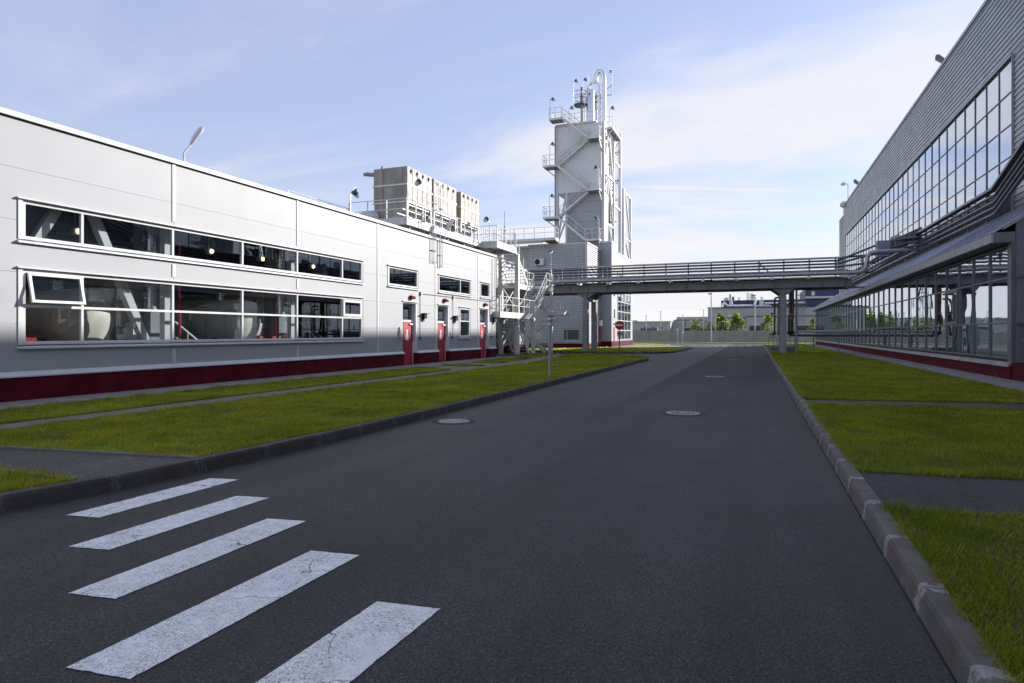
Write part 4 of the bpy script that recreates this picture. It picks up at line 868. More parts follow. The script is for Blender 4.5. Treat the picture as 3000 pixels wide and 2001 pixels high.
# link block behind the stair
lb = thing('link_block', 'low white block behind the outside stair joining hall and corrugated store', 'building', (-18, 42, 0))
for k in range(4):
    for j in range(5): B(-30 if j < 0 else -17.25, -17.1, 36.9 + k * 2.55, 39.44 + k * 2.55, .7 + j * 1.18, 1.87 + j * 1.18).build('wall_panel', 'panel', lb)
B(-30, -17.26, 36.9, 47.1, 0, 6.55).build('core', 'panel', lb); B(-30, -17.0, 36.9, 47.15, 6.56, 6.7).build('parapet_cap', 'flash', lb); B(-30, -17.05, 36.9, 47.12, -.1, .69).build('plinth', 'maroon', lb)
t = thing('roof_railing', 'white railing along the low link block roof behind the stair', 'railing', (-17.2, 42, 6.7)); railing(t, [(-17.3, 38, 6.0), (-17.3, 46.9, 6.0)], 1.0, 1.3)

# ================================================================== CORRUGATED STORE
ws = thing('corrugated_store', 'tall grey ribbed-metal store with dark plinth behind the pipe bridge', 'building', (-19, 65.6, 0)); yf = 62.6
cw = MB(); 
for x0, x1, z0, z1 in ((-22.3, -16.15, 2.05, 10.75), (-22.3, -18.55, .55, 2.05), (-16.75, -16.15, .55, 2.05), (-18.55, -16.75, .55, .85)):
    cw.corrug((x0, yf, z0), (1, 0, 0), (0, 0, 1), (0, -1, 0), x1 - x0, z1 - z0, .21, .06)
cw.build('front_cladding', 'corr_store', ws)
sw = MB(); sw.corrug((-16, yf + .2, .55), (0, 1, 0), (0, 0, 1), (1, 0, 0), 5.9, 10.2, .21, .06); sw.build('side_cladding', 'corr_store', ws)
B(-22.3, -16.05, yf + .02, 68.7, 0, 10.7).build('core', 'corr_store', ws); c_ = MB(); c_.box(-16.15, -15.96, yf - .05, yf + .2, .5, 10.75); c_.build('corner_trim', 'white', ws)
B(-22.4, -15.93, yf - .06, 68.7, 10.76, 10.95).build('parapet_cap', 'white', ws); B(-22.3, -15.95, yf - .04, 68.68, -.2, .54).build('plinth', 'maroon', ws)
wf = MB(); wf.box(-18.55, -16.75, yf - .03, yf + .01, .86, .95); wf.box(-18.55, -16.75, yf - .03, yf + .01, 1.95, 2.04); wf.box(-18.55, -18.46, yf - .03, yf + .01, .95, 1.95); wf.box(-16.84, -16.75, yf - .03, yf + .01, .95, 1.95); wf.box(-18.15, -18.08, yf - .03, yf + .01, .95, 1.95)
wo_ = wf.build('window', 'corr_store', ws); B(-18.46, -18.15, yf - .02, yf - .01, .95, 1.95).build('pane', 'darkpane', wo_); B(-18.08, -16.84, yf - .02, yf - .01, .95, 1.95).build('pane', 'darkpane', wo_)
B(-18.0, -16.6, yf - .05, yf - .035, 8.42, 8.52).build('louvre', 'black', ws); TUBE([(-16.45, yf - .08, 9.1), (-16.45, yf - .08, 10.4)], .03, 8).build('cable_guard', 'white', ws)
B(-36, -22.32, yf + .1, 68, 0, 10.6).build('white_wing', 'panel', ws, label='plain white wing of the store')
B(-36, -22.3, yf, 68, 10.62, 10.85).build('wing_cap', 'white', ws)
t = thing('air_conditioner', 'outdoor air conditioner with round fan on the grey ribbed store front', 'air conditioner', (-21.1, yf - .3, 8.7)); B(-21.55, -20.55, yf - .42, yf - .06, 8.72, 9.4).build('casing', 'tinbox', t); MB().lathe([(0, .29), (.02, .29), (.02, .02)], (-21.22, yf - .425, 9.06), (0, -1, 0), 20).build('fan_grille', 'black', t); [B(x, x + .05, yf - .4, yf, 8.66, 8.72).build('bracket', 'galv', t) for x in (-21.4, -20.8)]
t = thing('air_conditioner', 'cream air conditioner box on the lit store side near the bridge columns', 'air conditioner', (-15.8, 68.1, 2.4)); B(-15.96, -15.62, 67.5, 68.4, 2.42, 3.02).build('casing', 'tinbox', t); B(-15.62, -15.61, 67.6, 68.0, 2.5, 2.95).build('grille', 'galv', t)
dr = B(-15.955, -15.92, 67.6, 68.4, .3, 2.27).build('door', 'reddoor', ws); B(-15.92, -15.9, 68.2, 68.26, 1.2, 1.4).build('handle', 'black', dr)
# walkway along the store roof
rw = thing('store_walkway', 'white railed walkway along the front roof edge of the ribbed store', 'walkway', (-21, 62, 10.9)); B(-27, -19.0, 61.5, 62.5, 11.15, 11.42).build('deck', 'stair', rw); B(-27, -20.5, 61.6, 61.8, 10.96, 11.13).build('beam', 'white', rw); railing(rw, [(-27, 61.5, 11.42), (-19.05, 61.5, 11.42), (-19.05, 62.5, 11.42)], 1.1, 1.1, .022)
B(-20.2, -19.0, 61.6, 62.9, 11.0, 11.13).build('bracket', 'rust', rw)

# ================================================================== STAIR BLOCK BESIDE THE TOWER
sb = thing('glazed_stair_block', 'white block with tall glazed bay and maroon plinth below the process tower', 'building', (-17, 75, 0))
B(-24, -14.85, 68.75, 71.85, .68, 11.6).build('core', 'panel', sb); B(-24, -14.85, 71.86, 81.5, .68, 10.75).build('core', 'panel', sb)
for j in range(9):
    B(-16.0, -14.86, 68.7, 68.75, .72 + j * 1.21, 1.92 + j * 1.21).build('wall_panel', 'panel', sb)
for j in range(9):
    z0, z1 = .72 + j * 1.21, 1.92 + j * 1.21
    for y0, y1 in ((68.8, 69.55), (70.68, 71.85)): B(-14.85, -14.8, y0, y1 - .01, z0, z1).build('wall_panel', 'panel', sb)
    rs = [(69.56, 70.67, z0, z1)]
    for h in ((69.5, 70.7, 0, 2.3), (69.95, 70.68, 3.25, 4.35), (69.7, 70.68, 5.7, 6.15)): rs = subtract(rs, h)
    for a, b, c, d in rs: B(-14.85, -14.8, a, b, c, d).build('wall_panel', 'panel', sb)
B(-24, -14.76, 68.66, 71.9, 11.62, 11.82).build('parapet_cap', 'flash', sb); B(-24, -14.76, 71.9, 81.55, 10.77, 10.95).build('parapet_cap', 'white', sb)
B(-24, -14.74, 68.62, 81.6, -.1, .66).build('plinth', 'maroon', sb)
for h in ((69.95, 70.68, 3.25, 4.35), (69.7, 70.68, 5.7, 6.15)):
    f = MB(); y0, y1, z0, z1 = h; f.box(-14.84, -14.78, y0, y1, z0, z0 + .07); f.box(-14.84, -14.78, y0, y1, z1 - .07, z1); f.box(-14.84, -14.78, y0, y0 + .07, z0 + .07, z1 - .07); f.box(-14.84, -14.78, y1 - .07, y1, z0 + .07, z1 - .07)
    k = f.build('window', 'white', sb); B(-14.83, -14.82, y0 + .07, y1 - .07, z0 + .07, z1 - .07).build('pane', 'mirror', k)
k = B(-14.83, -14.79, 69.6, 70.62, .15, 2.27).build('door', 'reddoor', sb); B(-14.79, -14.77, 70.4, 70.46, 1.1, 1.3).build('handle', 'black', k)
t = thing('wall_lantern', 'white wall lantern over the dark red door of the glazed block', 'lamp', (-14.8, 70.1, 2.55)); B(-14.8, -14.7, 70.0, 70.2, 2.55, 2.6).build('bracket', 'white', t); MB().lathe([(0, .05), (.04, .12), (.2, .12), (.26, .04)], (-14.65, 70.1, 2.6), (0, 0, 1), 12).build('lantern', 'lampglass', t)
CY = [72.05, 74.05, 76.05, 78.05, 80.05]; CZ = [.85, 1.93, 3.09, 4.13, 5.28, 6.33, 7.4, 8.5]
fm = MB()
for y in CY: fm.box(-14.85, -14.76, y - .06, y + .06, .8, 8.6)
for z in CZ:
    for i in range(4): fm.box(-14.85, -14.765, CY[i] + .06, CY[i + 1] - .06, z - .05, z + .05)
bay = fm.build('glazed_bay', 'white', sb)
for i in range(4):
    for j in range(7): B(-14.83, -14.82, CY[i] + .06, CY[i + 1] - .06, CZ[j] + .05, CZ[j + 1] - .05).build('pane', 'mirror', bay)
for j in range(8): B(-14.85, -14.8, 80.12, 81.48, .72 + j * 1.25, 1.95 + j * 1.25).build('wall_panel', 'panel', sb)
B(-14.85, -14.8, 71.86, 80.11, 8.62, 10.74).build('wall_panel', 'panel', sb)

# ================================================================== PROCESS TOWER
tw = thing('process_tower', 'tall ribbed-metal process tower with zigzag stairs and open braced side', 'tower', (-18.6, 74, 11))
XA, XB, YA, YB = -21.3, -15.85, 69.2, 79.6
f = MB(); f.corrug((XA, YA, 17.6), (0, 0, 1), (1, 0, 0), (0, -1, 0), 7.7, XB - XA - .25, .24, .05); f.build('front_cladding', 'corr_grey', tw)
B(XA + .02, -17.3, YA + .02, YB, 17.6, 25.25).build('core', 'corr_grey', tw)
B(-20.1, -17.2, YA + .15, YB, 11, 17.6).build('core', 'panel', tw)
for j in range(5): B(-20.08, XB - .02, YA + .02, YA + .12, 12.0 + j * 1.12, 13.1 + j * 1.12).build('wall_panel', 'panel', tw)
B(XB - .02, XB + .06, YA + .02, 71.6, 11.5, 17.5).build('side_panel', 'white', tw)
B(-17.3, -17.2, YA + .2, YB, 11, 25.2).build('recessed_wall', 'white', tw)
for x, y, z0, z1, s in ((XB, YA + .1, 11, 25.3, .3), (XB, 74.6, 11, 25.0, .3), (XB, 78.6, 10.9, 26.6, .34), (XA + .1, YA + .1, 10.7, 25.3, .3), (-20.1, YA + .1, 11, 17.6, .25), (XA + .1, YB, 11, 25, .3)):
    B(x - s / 2, x + s / 2, y - s / 2, y + s / 2, z0, z1).build('column', 'white', tw)
for a, b in (((XB, YA + .2, 19.8), (XB, 74.6, 19.8)), ((XB, YA + .2, 14.2), (XB, 74.6, 14.2)), ((XB, 74.6, 25.0), (XB, YA, 25.0)), ((XB, 74.6, 22.4), (XB, 78.6, 22.4)), ((XB, 74.6, 17.0), (XB, 78.6, 17.0))): BAR(a, b, .16, .24).build('beam', 'stair', tw)
for a, b in (((XB, YA + .3, 20), (XB, 71.9, 25)), ((XB, 71.9, 25), (XB, 74.4, 20)), ((XB, 71.6, 17.6), (XB, 71.9, 19.7)), ((XB, 71.9, 19.6), (XB, 74.4, 14.4)), ((XB, 72.0, 14.0), (XB, 74.4, 12)), ((XB, YA + .3, 17.6), (XB, 71.9, 19.6)),
             ((-21.2, YA + .1, 12.2), (-20.2, YA + .1, 17.3)), ((-20.2, YA + .1, 14.5), (-21.2, YA + .1, 12.0))): BAR(a, b, .17).build('brace', 'white', tw)
# frame extension behind
for y, s in ((79.8, .7), (85.6, .35)): B(XB - s / 2, XB + s / 2, y - s / 2, y + s / 2, 10.9, 20.0).build('column', 'white', tw)
for z in (19.9, 14.0, 11.1): BAR((XB, 79.9, z), (XB, 85.6, z), .18, .26).build('beam', 'white', tw)
for a, b in (((XB, 82.2, 19.8), (XB, 85.4, 14.2)), ((XB, 80.1, 17), (XB, 82.2, 14.2)), ((XB, 80.2, 11.2), (XB, 82, 13.8)), ((XB, 82, 13.8), (XB, 85.4, 11.2))): BAR(a, b, .2).build('brace', 'white', tw)
# pipes in the open side
for x, y, z0, z1, r, m in ((-16.6, 72.6, 11.5, 24.2, .12, 'rust'), (-16.5, 73.2, 11.5, 24.6, .16, 'stair'), (-16.4, 75.4, 11.2, 24.8, .22, 'silver'), (-16.4, 76.4, 11.2, 25.6, .14, 'stair'), (-16.5, 77.3, 11.2, 25.2, .2, 'white'), (-16.6, 71.2, 12, 23.2, .1, 'stair'), (-16.3, 80.8, 10.9, 18.5, .15, 'silver')):
    pt = TUBE([(x, y, z0), (x, y, z1), (x - .3, y + .1, z1 + .4), (x - .9, y + .1, z1 + .5)], r, 12).build('riser_pipe', m, tw)
    for z in np.arange(z0 + 1.5, z1, 3.1): MB().lathe([(0, r * 1.5), (.1, r * 1.5)], (x, y, float(z)), (0, 0, 1), 12).build('flange', 'galv', pt)
for z, y in ((24.0, 77.2), (20.4, 77.0), (15.0, 74.9)): q = MB(); q.bar((-16.6, y, z), (-15.5, y, z), .1); q.bar((-15.8, y, z - .4), (-15.8, y + .1, z + .3), .09); q.bar((-16.5, y, z + .2), (-15.9, y + .1, z - .3), .07); q.build('valve_gear', 'pipe_dark', tw)
# roof slab, platforms
B(XA - .1, -16.6, YA - .15, YB, 25.3, 25.5).build('roof', 'white', tw)
def platform(x0, x1, y0, y1, z, rail, h=.22):
    B(x0, x1, y0, y1, z - h, z).build('platform', 'stair', tw); B(x0 + .1, x1 - .1, y0 + .1, y1 - .1, z - h - .08, z - h).build('platform_underside', 'girder', tw)
    if rail: railing(tw, rail, 1.15, .85, .026, split=False)
ys_ = YA - 1.25
platform(-21.8, -20.3, ys_, YA, 25.95, [(-21.78, YA, 25.95), (-21.78, ys_, 25.95), (-20.35, ys_, 25.95)])
platform(-15.7, -15.0, 70.4, 75.2, 25.0, [(-15.7, 70.42, 25.0), (-15.02, 70.42, 25.0), (-15.02, 75.15, 25.0)])
BAR((-15.75, 70.5, 23.9), (-15.1, 70.5, 24.7), .1).build('brace', 'white', tw); BAR((-15.75, 75, 23.9), (-15.1, 75, 24.7), .1).build('brace', 'white', tw)
L = [(-22.5, -20.9, 20.65), (-22.5, -20.8, 14.8)]; Rr = [(-17.35, -15.95, 23.35), (-17.4, -15.95, 17.6), (-17.6, -15.95, 12.05)]
for x0, x1, z in L: platform(x0, x1, ys_ - .1, YA, z, [(x0 + .02, YA, z), (x0 + .02, ys_ - .08, z), (x1, ys_ - .08, z)]); BAR((x0 + .2, YA, z - .3), (x1 - .1, YA, z - 1.4), .12).build('brace', 'stair', tw)
for x0, x1, z in Rr: platform(x0, x1, ys_ - .1, YA, z, [(x0, ys_ - .08, z), (x1 - .02, ys_ - .08, z), (x1 - .02, YA, z)]); BAR((x1 - .1, ys_ + .1, z - .3), (x1, YA, z - 1.5), .1).build('brace', 'stair', tw)
def tf(a, b, y): flight(tw, a, b, (0, .55, 0), split=False, rh=1.1, thick=.06)
tf((-17.6, ys_ - .05, 12.0), (-20.85, ys_ - .05, 14.75), 0); tf((-20.9, ys_ + .6, 14.8), (-17.35, ys_ + .6, 17.5), 0)
tf((-17.4, ys_ - .05, 17.6), (-20.9, ys_ - .05, 20.6), 0); tf((-20.9, ys_ + .6, 20.65), (-17.35, ys_ + .6, 23.3), 0); tf((-17.35, ys_ - .05, 23.35), (-20.3, ys_ - .05, 25.9), 0)
railing(tw, [(-20.3, YA - .1, 25.5), (-16.7, YA - .1, 25.5)], 1.1, 1.2, .024, split=False); railing(tw, [(-20, YA - .1, 12.0), (-17.7, YA - .1, 12.0)], 1.1, 1.1, .024, split=False)
railing(tw, [(-17.5, 68.8, 11.82), (-15, 68.8, 11.82)], 1.1, 1.1, .024, split=False)
TUBE([(XA - .12, YA - .1, 11), (XA - .12, YA - .1, 25.3)], .07, 8).build('drainpipe', 'pipe_dark', tw)
# vessels on the tower roof
v = thing('scrubber_vessel', 'polished steel vessel with looping pipe on the tower roof', 'vessel', (-18, 72, 25.5))
MB().lathe([(0, .46), (4.5, .46), (4.62, .40), (4.7, .2), (4.72, .05)], (-18.0, 72, 25.5), (0, 0, 1), 24).build('shell', 'silver', v)
TUBE([(-18.2, 72, 30.1), (-18.2, 72, 30.5), (-18.05, 72, 30.8), (-17.75, 72, 30.92), (-17.35, 72, 30.92), (-17.1, 72, 30.75), (-17.0, 72, 30.4), (-17.0, 72, 25.4)], .16, 14).build('looping_pipe', 'silver', v)
MB().lathe([(0, .24), (.1, .24)], (-18.2, 72, 30.2), (0, 0, 1), 16).build('flange', 'galv', v); MB().lathe([(0, .1), (.12, .1)], (-18.0, 71.55, 29.5), (0, -1, 0), 12).build('nozzle', 'pipe_dark', v)
for z in (29.3, 28.6): BAR((-17.5, 72, z), (-16.8, 72, z + .05), .08).build('clamp', 'rust', v)
v = thing('exhaust_stack', 'tallest polished exhaust pipe with hooked top rising past the tower roof', 'chimney', (-16.5, 72.4, 12))
TUBE([(-16.45, 72.2, 20.0), (-16.45, 72.2, 31.3), (-16.52, 72.2, 31.8), (-16.75, 72.2, 32.15), (-17.05, 72.2, 32.22), (-17.3, 72.2, 31.9), (-17.42, 72.2, 31.45), (-17.42, 72.2, 31.0)], .27, 18).build('stack', 'silver', v)
MB().lathe([(0, .3), (.1, .3)], (-17.42, 72.2, 30.98), (0, 0, 1), 18).build('flange', 'galv', v)
q = MB(); q.bar((-16.3, 72.2, 29.9), (-15.5, 72.2, 30.4), .05); q.bar((-16.3, 72.2, 29.3), (-15.5, 72.2, 29.3), .06); q.bar((-15.5, 72.2, 29.25), (-15.5, 72.2, 31.2), .04); q.build('lamp_bracket', 'pipe_dark', v)
v = thing('small_vessel', 'dull steel vessel half hidden behind the polished vessel on the tower', 'vessel', (-17.4, 73.6, 25.5)); MB().lathe([(0, .5), (4.5, .5), (4.8, .36), (4.9, .05)], (-17.45, 73.6, 25.5), (0, 0, 1), 24).build('shell', 'galv', v); MB().lathe([(0, .53), (.1, .53)], (-17.45, 73.6, 29.5), (0, 0, 1), 24).build('band', 'rust', v)
v = thing('caged_platform', 'round caged inspection platform with ladder on the tower roof', 'platform', (-19.2, 72, 25.5))
TUBE([(-19.05, 72, 25.5), (-19.05, 72, 30.6)], .12, 10).build('mast', 'rust', v); MB().lathe([(0, .25), (.15, .7), (.3, .8), (.34, .8)], (-19.2, 72, 28.2), (0, 0, 1), 20).build('floor', 'pipe_dark', v)
for z in (29.2, 30.0): TUBE([(-19.2 + .82 * math.cos(k * math.pi / 10), 72 + .82 * math.sin(k * math.pi / 10), z) for k in range(21)], .03, 6).build('hoop', 'pipe_dark', v)
for k in range(14): a = k * math.pi / 7; BAR((-19.2 + .82 * math.cos(a), 72 + .82 * math.sin(a), 28.5), (-19.2 + .82 * math.cos(a), 72 + .82 * math.sin(a), 30.0), .035).build('bar', 'pipe_dark', v)
ld = MB()
for x in (-18.9, -18.55): ld.bar((x, 71.5, 25.5), (x, 71.5, 30.0), .05)
for k in range(14): ld.bar((-18.9, 71.5, 25.7 + k * .3), (-18.55, 71.5, 25.7 + k * .3), .03)
ld.build('ladder', 'stair', v)
t = thing('lightning_rod', 'hair-thin lightning rod above the caged tower platform', 'rod', (-18.4, 72, 30)); TUBE([(-18.35, 72.4, 30.0), (-18.35, 72.4, 32.0)], .015, 5).build('rod', 'galv', t); B(-18.4, -18.3, 72.35, 72.45, 29.9, 30.05).build('clamp', 'galv', t)
FL = [((-21.7, ys_ + .1, 25.95), 1.9, (-1, .2), 'top left platform of the tower stair'), ((-19.8, YA, 25.5), 1.5, (-1, .2), 'tower roof edge between stair and vessels'), ((-19.95, 71.6, 29.0), 2.0, (-1, .2), 'rim of the caged tower platform'), ((-18.9, 71.9, 29.8), 1.3, (-1, .2), 'mast inside the caged tower platform'), ((-15.5, 72.2, 30.6), 1.0, (.2, 1), 'bracket of the tall exhaust pipe'), ((-15.4, 70.6, 25.0), 1.9, (-1, .2), 'right-hand tower platform'),
      ((-21.7, ys_, 20.65), 2.1, (-1, .2), 'upper left landing of the tower stair'), ((-21.75, ys_, 14.8), 2.1, (-1, .2), 'lower left landing of the tower stair'), ((-16.05, ys_, 17.6), 2.1, (1, -.2), 'middle right landing of the tower stair'), ((-16.05, ys_, 12.0), 2.1, (1, -.2), 'bottom right landing of the tower stair')]
for b, h, a, l in FL: floodlight(b, h, a, 'green floodlight on the ' + l, s=1.15, r=.03)
# ================================================================== RIGHT: MAIN BUILDING
XM = 11.2; Y0, Y1 = -12.0, 94.0
mb_ = thing('main_plant_building', 'tall dark ribbed-metal plant building with a long reflective window band', 'building', (20, 40, 0))
GZ = [6.95, 8.43, 9.93, 11.42, 12.95, 14.5]; GY0 = 35.62; NC = 32; DY = 1.8; GY1 = GY0 + NC * DY
cl = MB(); cl.corrug((XM, Y0, 14.62), (0, 1, 0), (0, 0, 1), (-1, 0, 0), Y1 - Y0, 4.05, .27, .04); cl.build('upper_cladding', 'corr_dark', mb_)
cl = MB(); cl.corrug((XM, Y0, 0), (0, 1, 0), (0, 0, 1), (-1, 0, 0), GY0 - .12 - Y0, 14.6, .27, .04); cl.build('side_cladding', 'corr_dark', mb_)
B(XM + .05, 44, Y0, Y1, 0, 18.6).build('core', 'gpanel', mb_); B(XM - .1, 44.1, Y0 - .1, Y1 + .05, 18.67, 18.86).build('parapet_cap', 'corr_dark', mb_)
B(XM - .05, XM + .05, Y1 - .5, Y1 + .02, 7, 18.66).build('corner_trim', 'corr_dark', mb_)
fr = MB()
for k in range(NC + 1): y = GY0 + k * DY; fr.box(XM - .042, XM + .04, y - .032, y + .032, 6.9, 14.5)
for z in GZ[1:-1]:
    for k in range(NC): y = GY0 + k * DY; fr.box(XM - .036, XM + .04, y + .032, y + DY - .032, z - .028, z + .028)
wb = fr.build('window_band', 'frame', mb_)
B(XM - .13, XM + .04, GY0 - .1, GY1 + .1, 14.5, 14.61).build('head_flashing', 'corr_dark', wb); B(XM - .1, XM + .04, GY0 - .11, GY0 - .04, 6.9, 14.5).build('side_flashing', 'fascia', wb)
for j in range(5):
    h = GZ[j + 1] - GZ[j]; me = B(-.005, .005, -DY / 2 + .03, DY / 2 - .03, -h / 2 + .028, h / 2 - .028).mesh('pane' if j else 'pipe_shade_panel', 'mirror' if j else 'black')  # bottom row: black panels paint in the shadow behind the wall pipes
    for k in range(NC): inst('pane' if j else 'pipe_shade_panel', me, wb, (XM, GY0 + (k + .5) * DY, (GZ[j] + GZ[j + 1]) / 2), (0, random.gauss(0, .003), random.gauss(0, .003)))
fw = thing('recessed_wing', 'set-back ribbed-metal end wing beyond the tall plant building', 'building', (14, 100, 0))
cl = MB(); cl.corrug((11.3, 94.1, 0), (0, 1, 0), (0, 0, 1), (-1, 0, 0), 6.9, 17.6, .21, .05); cl.build('cladding', 'corr_dark', fw); B(11.36, 40, 94.1, 100.9, 0, 17.5).build('core', 'gpanel', fw); B(11.25, 40, 94.1, 101.0, 17.6, 17.75).build('parapet_cap', 'corr_dark', fw)
t = thing('wall_cabinet', 'grey cabinet fixed high on the set-back end wing', 'cabinet', (11.3, 99, 10.5)); B(10.8, 11.25, 97.0, 100.6, 10.4, 12.0).build('box', 'galv', t); B(10.7, 10.8, 97.4, 100.2, 10.5, 11.9).build('door', 'frame', t)
def dark_lamp(p, lab, s):
    b = Vector(p); t = thing('roof_lamp', lab, 'lamp', b); TUBE([b, b + Vector((-.05, 0, .45)) * s], .05 * s, 8).build('arm', 'frame', t)
    c = b + Vector((-.02, .0, .42)) * s; V = MB(); V.prism([c + Vector(q) * s for q in ((.25, -.2, .0), (.05, -.2, -.1), (-.55, -.2, .35), (-.55, -.2, .75), (-.3, -.2, .8), (.2, -.2, .3))], (0, .4 * s, 0)); V.build('head', 'frame', t)
    V = MB(); V.prism([c + Vector(q) * s for q in ((-.02, -.14, -.07), (-.52, -.14, .32), (-.54, -.14, .30), (-.04, -.14, -.1))], (0, .28 * s, 0)); V.build('lens', 'lampglass', t)
dark_lamp((XM + .05, 47.8, 18.86), 'dark lamp head poking over the plant roof edge above the window band', .62)
dark_lamp((XM + .05, 83.6, 18.86), 'dark lamp head poking over the plant roof edge near its far corner', .7)
t = thing('mast_lamp', 'small white lamp on a thin mast at the far plant roof corner', 'lamp', (XM, 92.2, 18.86)); TUBE([(XM + .1, 92.2, 18.86), (XM + .1, 92.2, 21.0), (XM - .3, 92.2, 21.2)], .05, 6).build('mast', 'galv', t); MB().lathe([(0, .1), (.1, .25), (.4, .3), (.45, .1)], (XM - .45, 92.2, 21.35), (0, 0, -1), 12).build('lamp_head', 'lampglass', t)
t = thing('roof_vent', 'round pale vent on the far plant roof corner', 'vent', (XM - .2, 94.4, 18.3)); MB().lathe([(0, .1), (.15, .45), (.5, .5), (.8, .3), (.9, .05)], (XM - .1, 94.5, 18.4), (0, 0, 1), 16).build('cowl', 'lampglass', t); TUBE([(XM, 94.5, 17.6), (XM, 94.5, 18.4)], .2, 10).build('neck', 'galv', t)

# ------------------------------------------------------------------ glazed annex
XA_ = 7.8; AY0 = 25.13; AN = 39; AZ = [.80, 1.97, 3.46, 4.50]; AY1 = AY0 + AN * 1.8
ax = thing('glazed_annex', 'low glass-fronted annex with sloping blue-grey roof along the right lawn', 'building', (9.5, 60, 0))
fm = MB()
for k in range(AN + 1): y = AY0 + k * 1.8; fm.box(XA_ - .055, XA_ + .05, y - .028, y + .028, .74, 4.56)
for z in AZ:
    for k in range(AN): y = AY0 + k * 1.8; fm.box(XA_ - .045, XA_ + .05, y + .028, y + 1.772, z - .03, z + .03)
gw = fm.build('glazing_frame', 'frame', ax)
for j in range(3):
    h = AZ[j + 1] - AZ[j]; me = B(-.005, .005, -.9 + .03, .9 - .03, -h / 2 + .028, h / 2 - .028).mesh('pane', 'mirror')
    for k in range(AN):
        if (j, k) == (1, 3): continue
        inst('pane', me, gw, (XA_, AY0 + (k + .5) * 1.8, (AZ[j] + AZ[j + 1]) / 2), (0, random.gauss(0, .0025), random.gauss(0, .0025)))
y0, y1, z0, z1 = AY0 + 5.4 + .04, AY0 + 7.2 - .04, AZ[1] + .035, AZ[2] - .035; s = MB()
s.box(XA_ - .10, XA_ + .02, y0, y1, z0, z0 + .11); s.box(XA_ - .10, XA_ + .02, y0, y1, z1 - .11, z1); s.box(XA_ - .10, XA_ + .02, y0, y0 + .11, z0 + .11, z1 - .11); s.box(XA_ - .10, XA_ + .02, y1 - .11, y1, z0 + .11, z1 - .11)
s.build('sash', 'frame', gw); B(XA_ - .05, XA_ - .04, y0 + .1, y1 - .1, z0 + .1, z1 - .1).build('pane', 'mirror', gw)
B(XA_ - .03, XA_ + .1, 24.95, AY1, .64, .74).build('base_gap', 'black', ax)
fl = MB(); fl.prism([(XA_ + .02, 24.9, .70), (XA_ - .13, 24.9, .66), (XA_ - .14, 24.9, .54), (XA_ - .12, 24.9, .54), (XA_ + .02, 24.9, .60)], (0, AY1 - 24.9, 0)); fl.build('sill_flashing', 'fascia', ax)
B(XA_ - .08, XA_ + .4, 24.85, AY1, -.1, .60).build('plinth', 'maroon', ax); B(XA_ - .04, XA_ + 4, 8, 24.84, -.1, .66).build('terrace_plinth', 'maroon', ax)
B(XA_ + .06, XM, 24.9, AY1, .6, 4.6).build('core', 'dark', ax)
# near end: panel wall, corner post, gable
for x0, x1, z0, z1 in ((7.86, 8.35, .68, 4.62), (8.38, 8.75, .68, 4.62), (8.78, 11.1, .68, 4.62)): B(x0, x1, 24.72 if x0 < 8.3 else 24.78, 24.9, z0, z1).build('end_panel', 'gpanel', ax)
B(7.74, 7.86, 24.8, 25.08, .68, 4.62).build('corner_post', 'frame', ax)
for z in (1.95, 3.46): B(7.8, 11.1, 24.66, 24.72, z - .04, z + .04).build('end_rail', 'frame', ax)
RP = [(7.3, 4.90), (11.2, 7.30)]; sl_ = (7.3 - 4.9) / 3.9
sl_ = (7.30 - 4.90) / (11.2 - 7.3); nv = Vector((-sl_, 0, 1)).normalized(); uv_ = Vector((1, 0, sl_)).normalized(); Lr = math.hypot(3.9, 2.4)
rf = MB(); rf.corrug(Vector((7.28, 24.9, 4.915)), uv_, (0, 1, 0), nv, Lr, AY1 - 24.9 + .3, .20, .028); rf.build('roof_sheet', 'roofblue', ax)
B(7.3, 11.1, 24.95, AY1 + .2, 4.58, 4.66).build('soffit', 'gpanel', ax)
for k in range(12):
    ya = 24.86 + k * 6.0; yb = min(ya + 5.99, AY1 + .3)
    if ya < yb: B(7.22, 7.30, ya, yb, 4.60, 4.89).build('fascia', 'fascia', ax)
B(7.31, 7.86, 24.84, 24.9, 4.60, 4.93).build('eave_return', 'gpanel', ax)
gb = MB(); gb.prism([(7.87, 24.8, 4.63), (11.2, 24.8, 4.63), (11.2, 24.8, 7.28), (7.87, 24.8, 5.23)], (0, .1, 0)); gb.build('gable', 'gpanel', ax)
vt = MB(); vt.bar((7.5, 24.82, 5.05), (11.2, 24.82, 7.36), .14, .1, up=(0, 0, 1)); vt.build('verge_trim', 'fascia', ax)
wr = MB()   # lines of wire running up the roof to the wall
for k in range(6): y = 26.5 + k * 1.35; wr.tube([(7.32, y, 4.98), (10.2, y + .25, 6.78)], .008, 4)
wr.build('roof_wires', 'black', ax)
hr = thing('ramp_railing', 'dark grey railing with square posts at the near corner of the glazed annex', 'railing', (8, 24, .66))
for y in (24.3, 23.0, 21.7): B(7.92, 8.0, y - .04, y + .04, .66, 2.0).build('post', 'frame', hr)
for z in (1.42, 2.04): B(7.93, 7.99, 20.5, 24.5, z - .03, z + .03).build('handrail', 'gpanel', hr)

